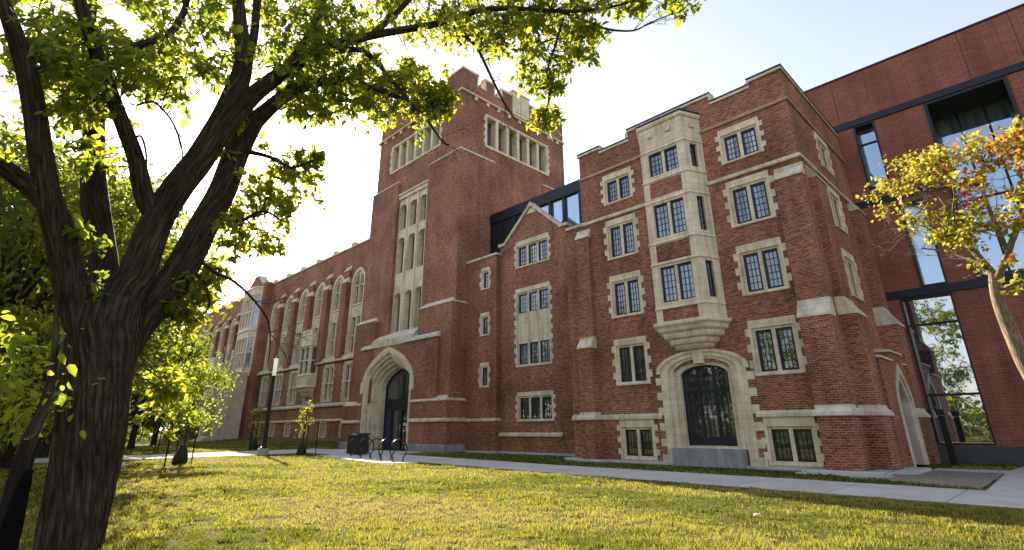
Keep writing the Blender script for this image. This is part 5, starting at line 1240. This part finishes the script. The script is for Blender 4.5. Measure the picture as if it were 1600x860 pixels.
# near sapling at the very left edge
np_ = at(20, 840, 6.0)
st0 = (at(8, 820, 5.2).x, at(8, 820, 5.2).y)
t = thing("young_tree", (st0[0], st0[1], 0), "slim leaning young tree rising from a tall black wrap at the lawn's near edge", "tree")
p, r = smooth_path([(st0[0], st0[1], 0), at(22, 760, 5.25), at(45, 690, 5.3), at(72, 625, 5.4), at(85, 560, 5.5), at(88, 470, 5.6)], [0.05, 0.047, 0.043, 0.035, 0.025, 0.012], 5)
b = MB(); b.tube(p, r, 12, jitter=bark_jit(0.04, 3)); b.build("trunk", BARK, t, smooth=True)
C_ = []; M_ = []
for _ in range(34):
    c = at(rg_.uniform(-70, 44), rg_.uniform(520, 680), rg_.uniform(5.2, 7.0))
    for _k in range(26):
        C_.append((c.x+rg_.gauss(0, .16), c.y+rg_.gauss(0, .16), c.z+rg_.gauss(0, .09))); M_.append(rg_.choices((0, 1, 2), (3, 4, 3))[0])
leaves_mesh("crown", np.array(C_), 0.085, LEAF, np.array(M_), t, seed=77)
bag(st0, 0.62, "tall black wrap round the foot of the near leaning young tree", (0.06, 0.03), 2.0, 0.42, BLACKWRAP)
for (q, l) in (((at(2, 760, 5.0)), "dark stake nearest the viewer behind the tall black wrap"), ((at(28, 740, 5.6)), "dark stake leaning against the near young tree")):
    stake((q.x, q.y), 1.5, l, (0.12, 0.05), 0.022)

# ------------------------------------------------------------------ street furniture
# bike rack loops
def loop_rack(p, label, rot):
    root = thing("bike_rack_loop", (p[0], p[1], 0.015), label, "bike rack", "row of black hoop bike racks")
    return root
RL = [(-30.95, 17.03), (-29.2, 16.7), (-27.55, 16.35), (-25.9, 16.0), (-24.3, 15.68)]
LB = ["black hoop bike rack nearest the litter bin", "second black hoop bike rack from the litter bin", "middle one of the five black hoop bike racks", "black hoop bike rack next to the last one by the open end of the pad", "black hoop bike rack at the end farthest from the litter bin"]
root = thing("bike_rack_loop", (0, 0, 0), LB[0], "bike rack", "row of black hoop bike racks")
b = MB(); R0 = 0.47
pts = [(R0*math.sin(a), 0, 0.55-R0*math.cos(a)*1.0) for a in np.linspace(rad(38), rad(322), 40)]
pts = [(pts[0][0]*0.95, 0, 0.02)]+pts+[(pts[-1][0]*0.95, 0, 0.02)]
b.tube(pts, 0.032, 8); b.build("hoop", BLACK, root, smooth=True)
b = MB()
for s_ in (-1, 1): b.lathe((s_*R0*0.585, 0, 0), [(0, 0.0), (0.085, 0.0), (0.085, 0.02), (0.0, 0.022)], 12)
b.build("base_flange", BLACK, root)
for i, p in enumerate(RL):
    if i == 0: root.location = (p[0], p[1]+0.3, 0.018); root.rotation_euler = (0, 0, rad(86))
    else: copy_thing(root, (p[0], p[1]+0.3, 0.018), rad(86), LB[i])
# litter bin
bn = thing("litter_bin", (-33.2, 18.7, 0.012), "dark double litter bin with a small white notice on its top beside the tower door", "bin")
Fb_ = front(18.3)
b = MB(); b.box(Fb_, -33.85, -32.55, 0.05, 1.16, 0, -0.8)
for k in range(13): b.box(Fb_, -33.80+k*0.1, -33.74+k*0.1, 0.1, 1.1, 0.02, -0.02)
b.build("body", plain("bin_brown", (0.022, 0.017, 0.015), 0.5), bn)
b = MB(); b.box(Fb_, -33.92, -32.48, 1.2, 1.3, 0.07, -0.87); b.box(Fb_, -33.8, -32.6, 1.16, 1.2, -0.05, -0.75); b.build("lid", plain("bin_lid", (0.05, 0.048, 0.047), 0.4), bn)
b = MB(); b.box(Fb_, -33.2, -32.6, 1.225, 1.265, 0.085, 0.06); b.build("notice_strip", SIGNWHITE, bn)
# lamp post
lp = thing("lamp_post", (-37.3, 14.3, 0), "tall black lamp post with a frosted cylinder head on a concrete base", "street lamp")
b = MB(); b.lathe((-37.3, 14.3, -0.05), [(0, 0), (0.34, 0), (0.34, 0.42), (0.30, 0.46), (0, 0.46)], 20); b.build("concrete_base", CONC, lp)
b = MB(); b.lathe((-37.3, 14.3, 0.41), [(0, 0), (0.22, 0), (0.22, 0.08), (0.13, 0.12), (0.12, 1.2), (0.105, 4.55), (0, 4.55)], 16); b.build("pole", BLACK, lp, smooth=False)
b = MB(); b.lathe((-37.3, 14.3, 4.97), [(0, 0), (0.13, 0), (0.13, 1.14), (0, 1.14)], 16); b.build("lamp_head", emit("frosted_lamp", (1.0, 0.93, 0.8), 0.12), lp, smooth=True)
b = MB(); b.lathe((-37.3, 14.3, 6.12), [(0, 0), (0.15, 0), (0.15, 0.1), (0, 0.12)], 16); b.build("cap", BLACK, lp)
# path bollard by the modern entrance
bo = thing("bollard_light", (-4.0, 29.6, 0), "slim black square bollard with an angled head beside the modern building's glass", "bollard")
Fo = front(29.55); b = MB(); b.box(Fo, -4.13, -3.9, 0, 1.95, 0, -0.24); b.build("post", BLACK, bo)
b = MB(); b.box(Fo, -4.16, -3.87, 1.97, 2.2, 0.05, -0.28); b.build("head", BLACK, bo)
# pale stone on the lawn
b = MB(); b.lathe((0, 0, -0.02), [(0, 0), (0.05, 0.0), (0.062, 0.025), (0.04, 0.055), (0, 0.06)], 9); b.v = [(x*1.4, y*0.9, z*(1+0.3*x)) for x, y, z in b.v]
o = b.build("stone", PALE); q = gnd(1184, 808); o.location = (q.x, q.y, 0.02); tag(o, "small pale stone lying on the sunny lawn", "stone")

# far building beyond the wing
fbd = thing("distant_building", (-128, 34, 0), "dark distant building glimpsed past the end of the brick wing", "building")
b = MB(); b.box(front(34), -140, -119, 0, 18, 0, -14); b.build("wall", BRICKN, fbd)
b = MB(); b.box(rside(-118.99), 35, 47, 3, 17, 0.03, -0.05); b.box(front(33.98), -138, -121, 3, 17, 0.03, -0.02); b.build("window", SKYGLASS, fbd)
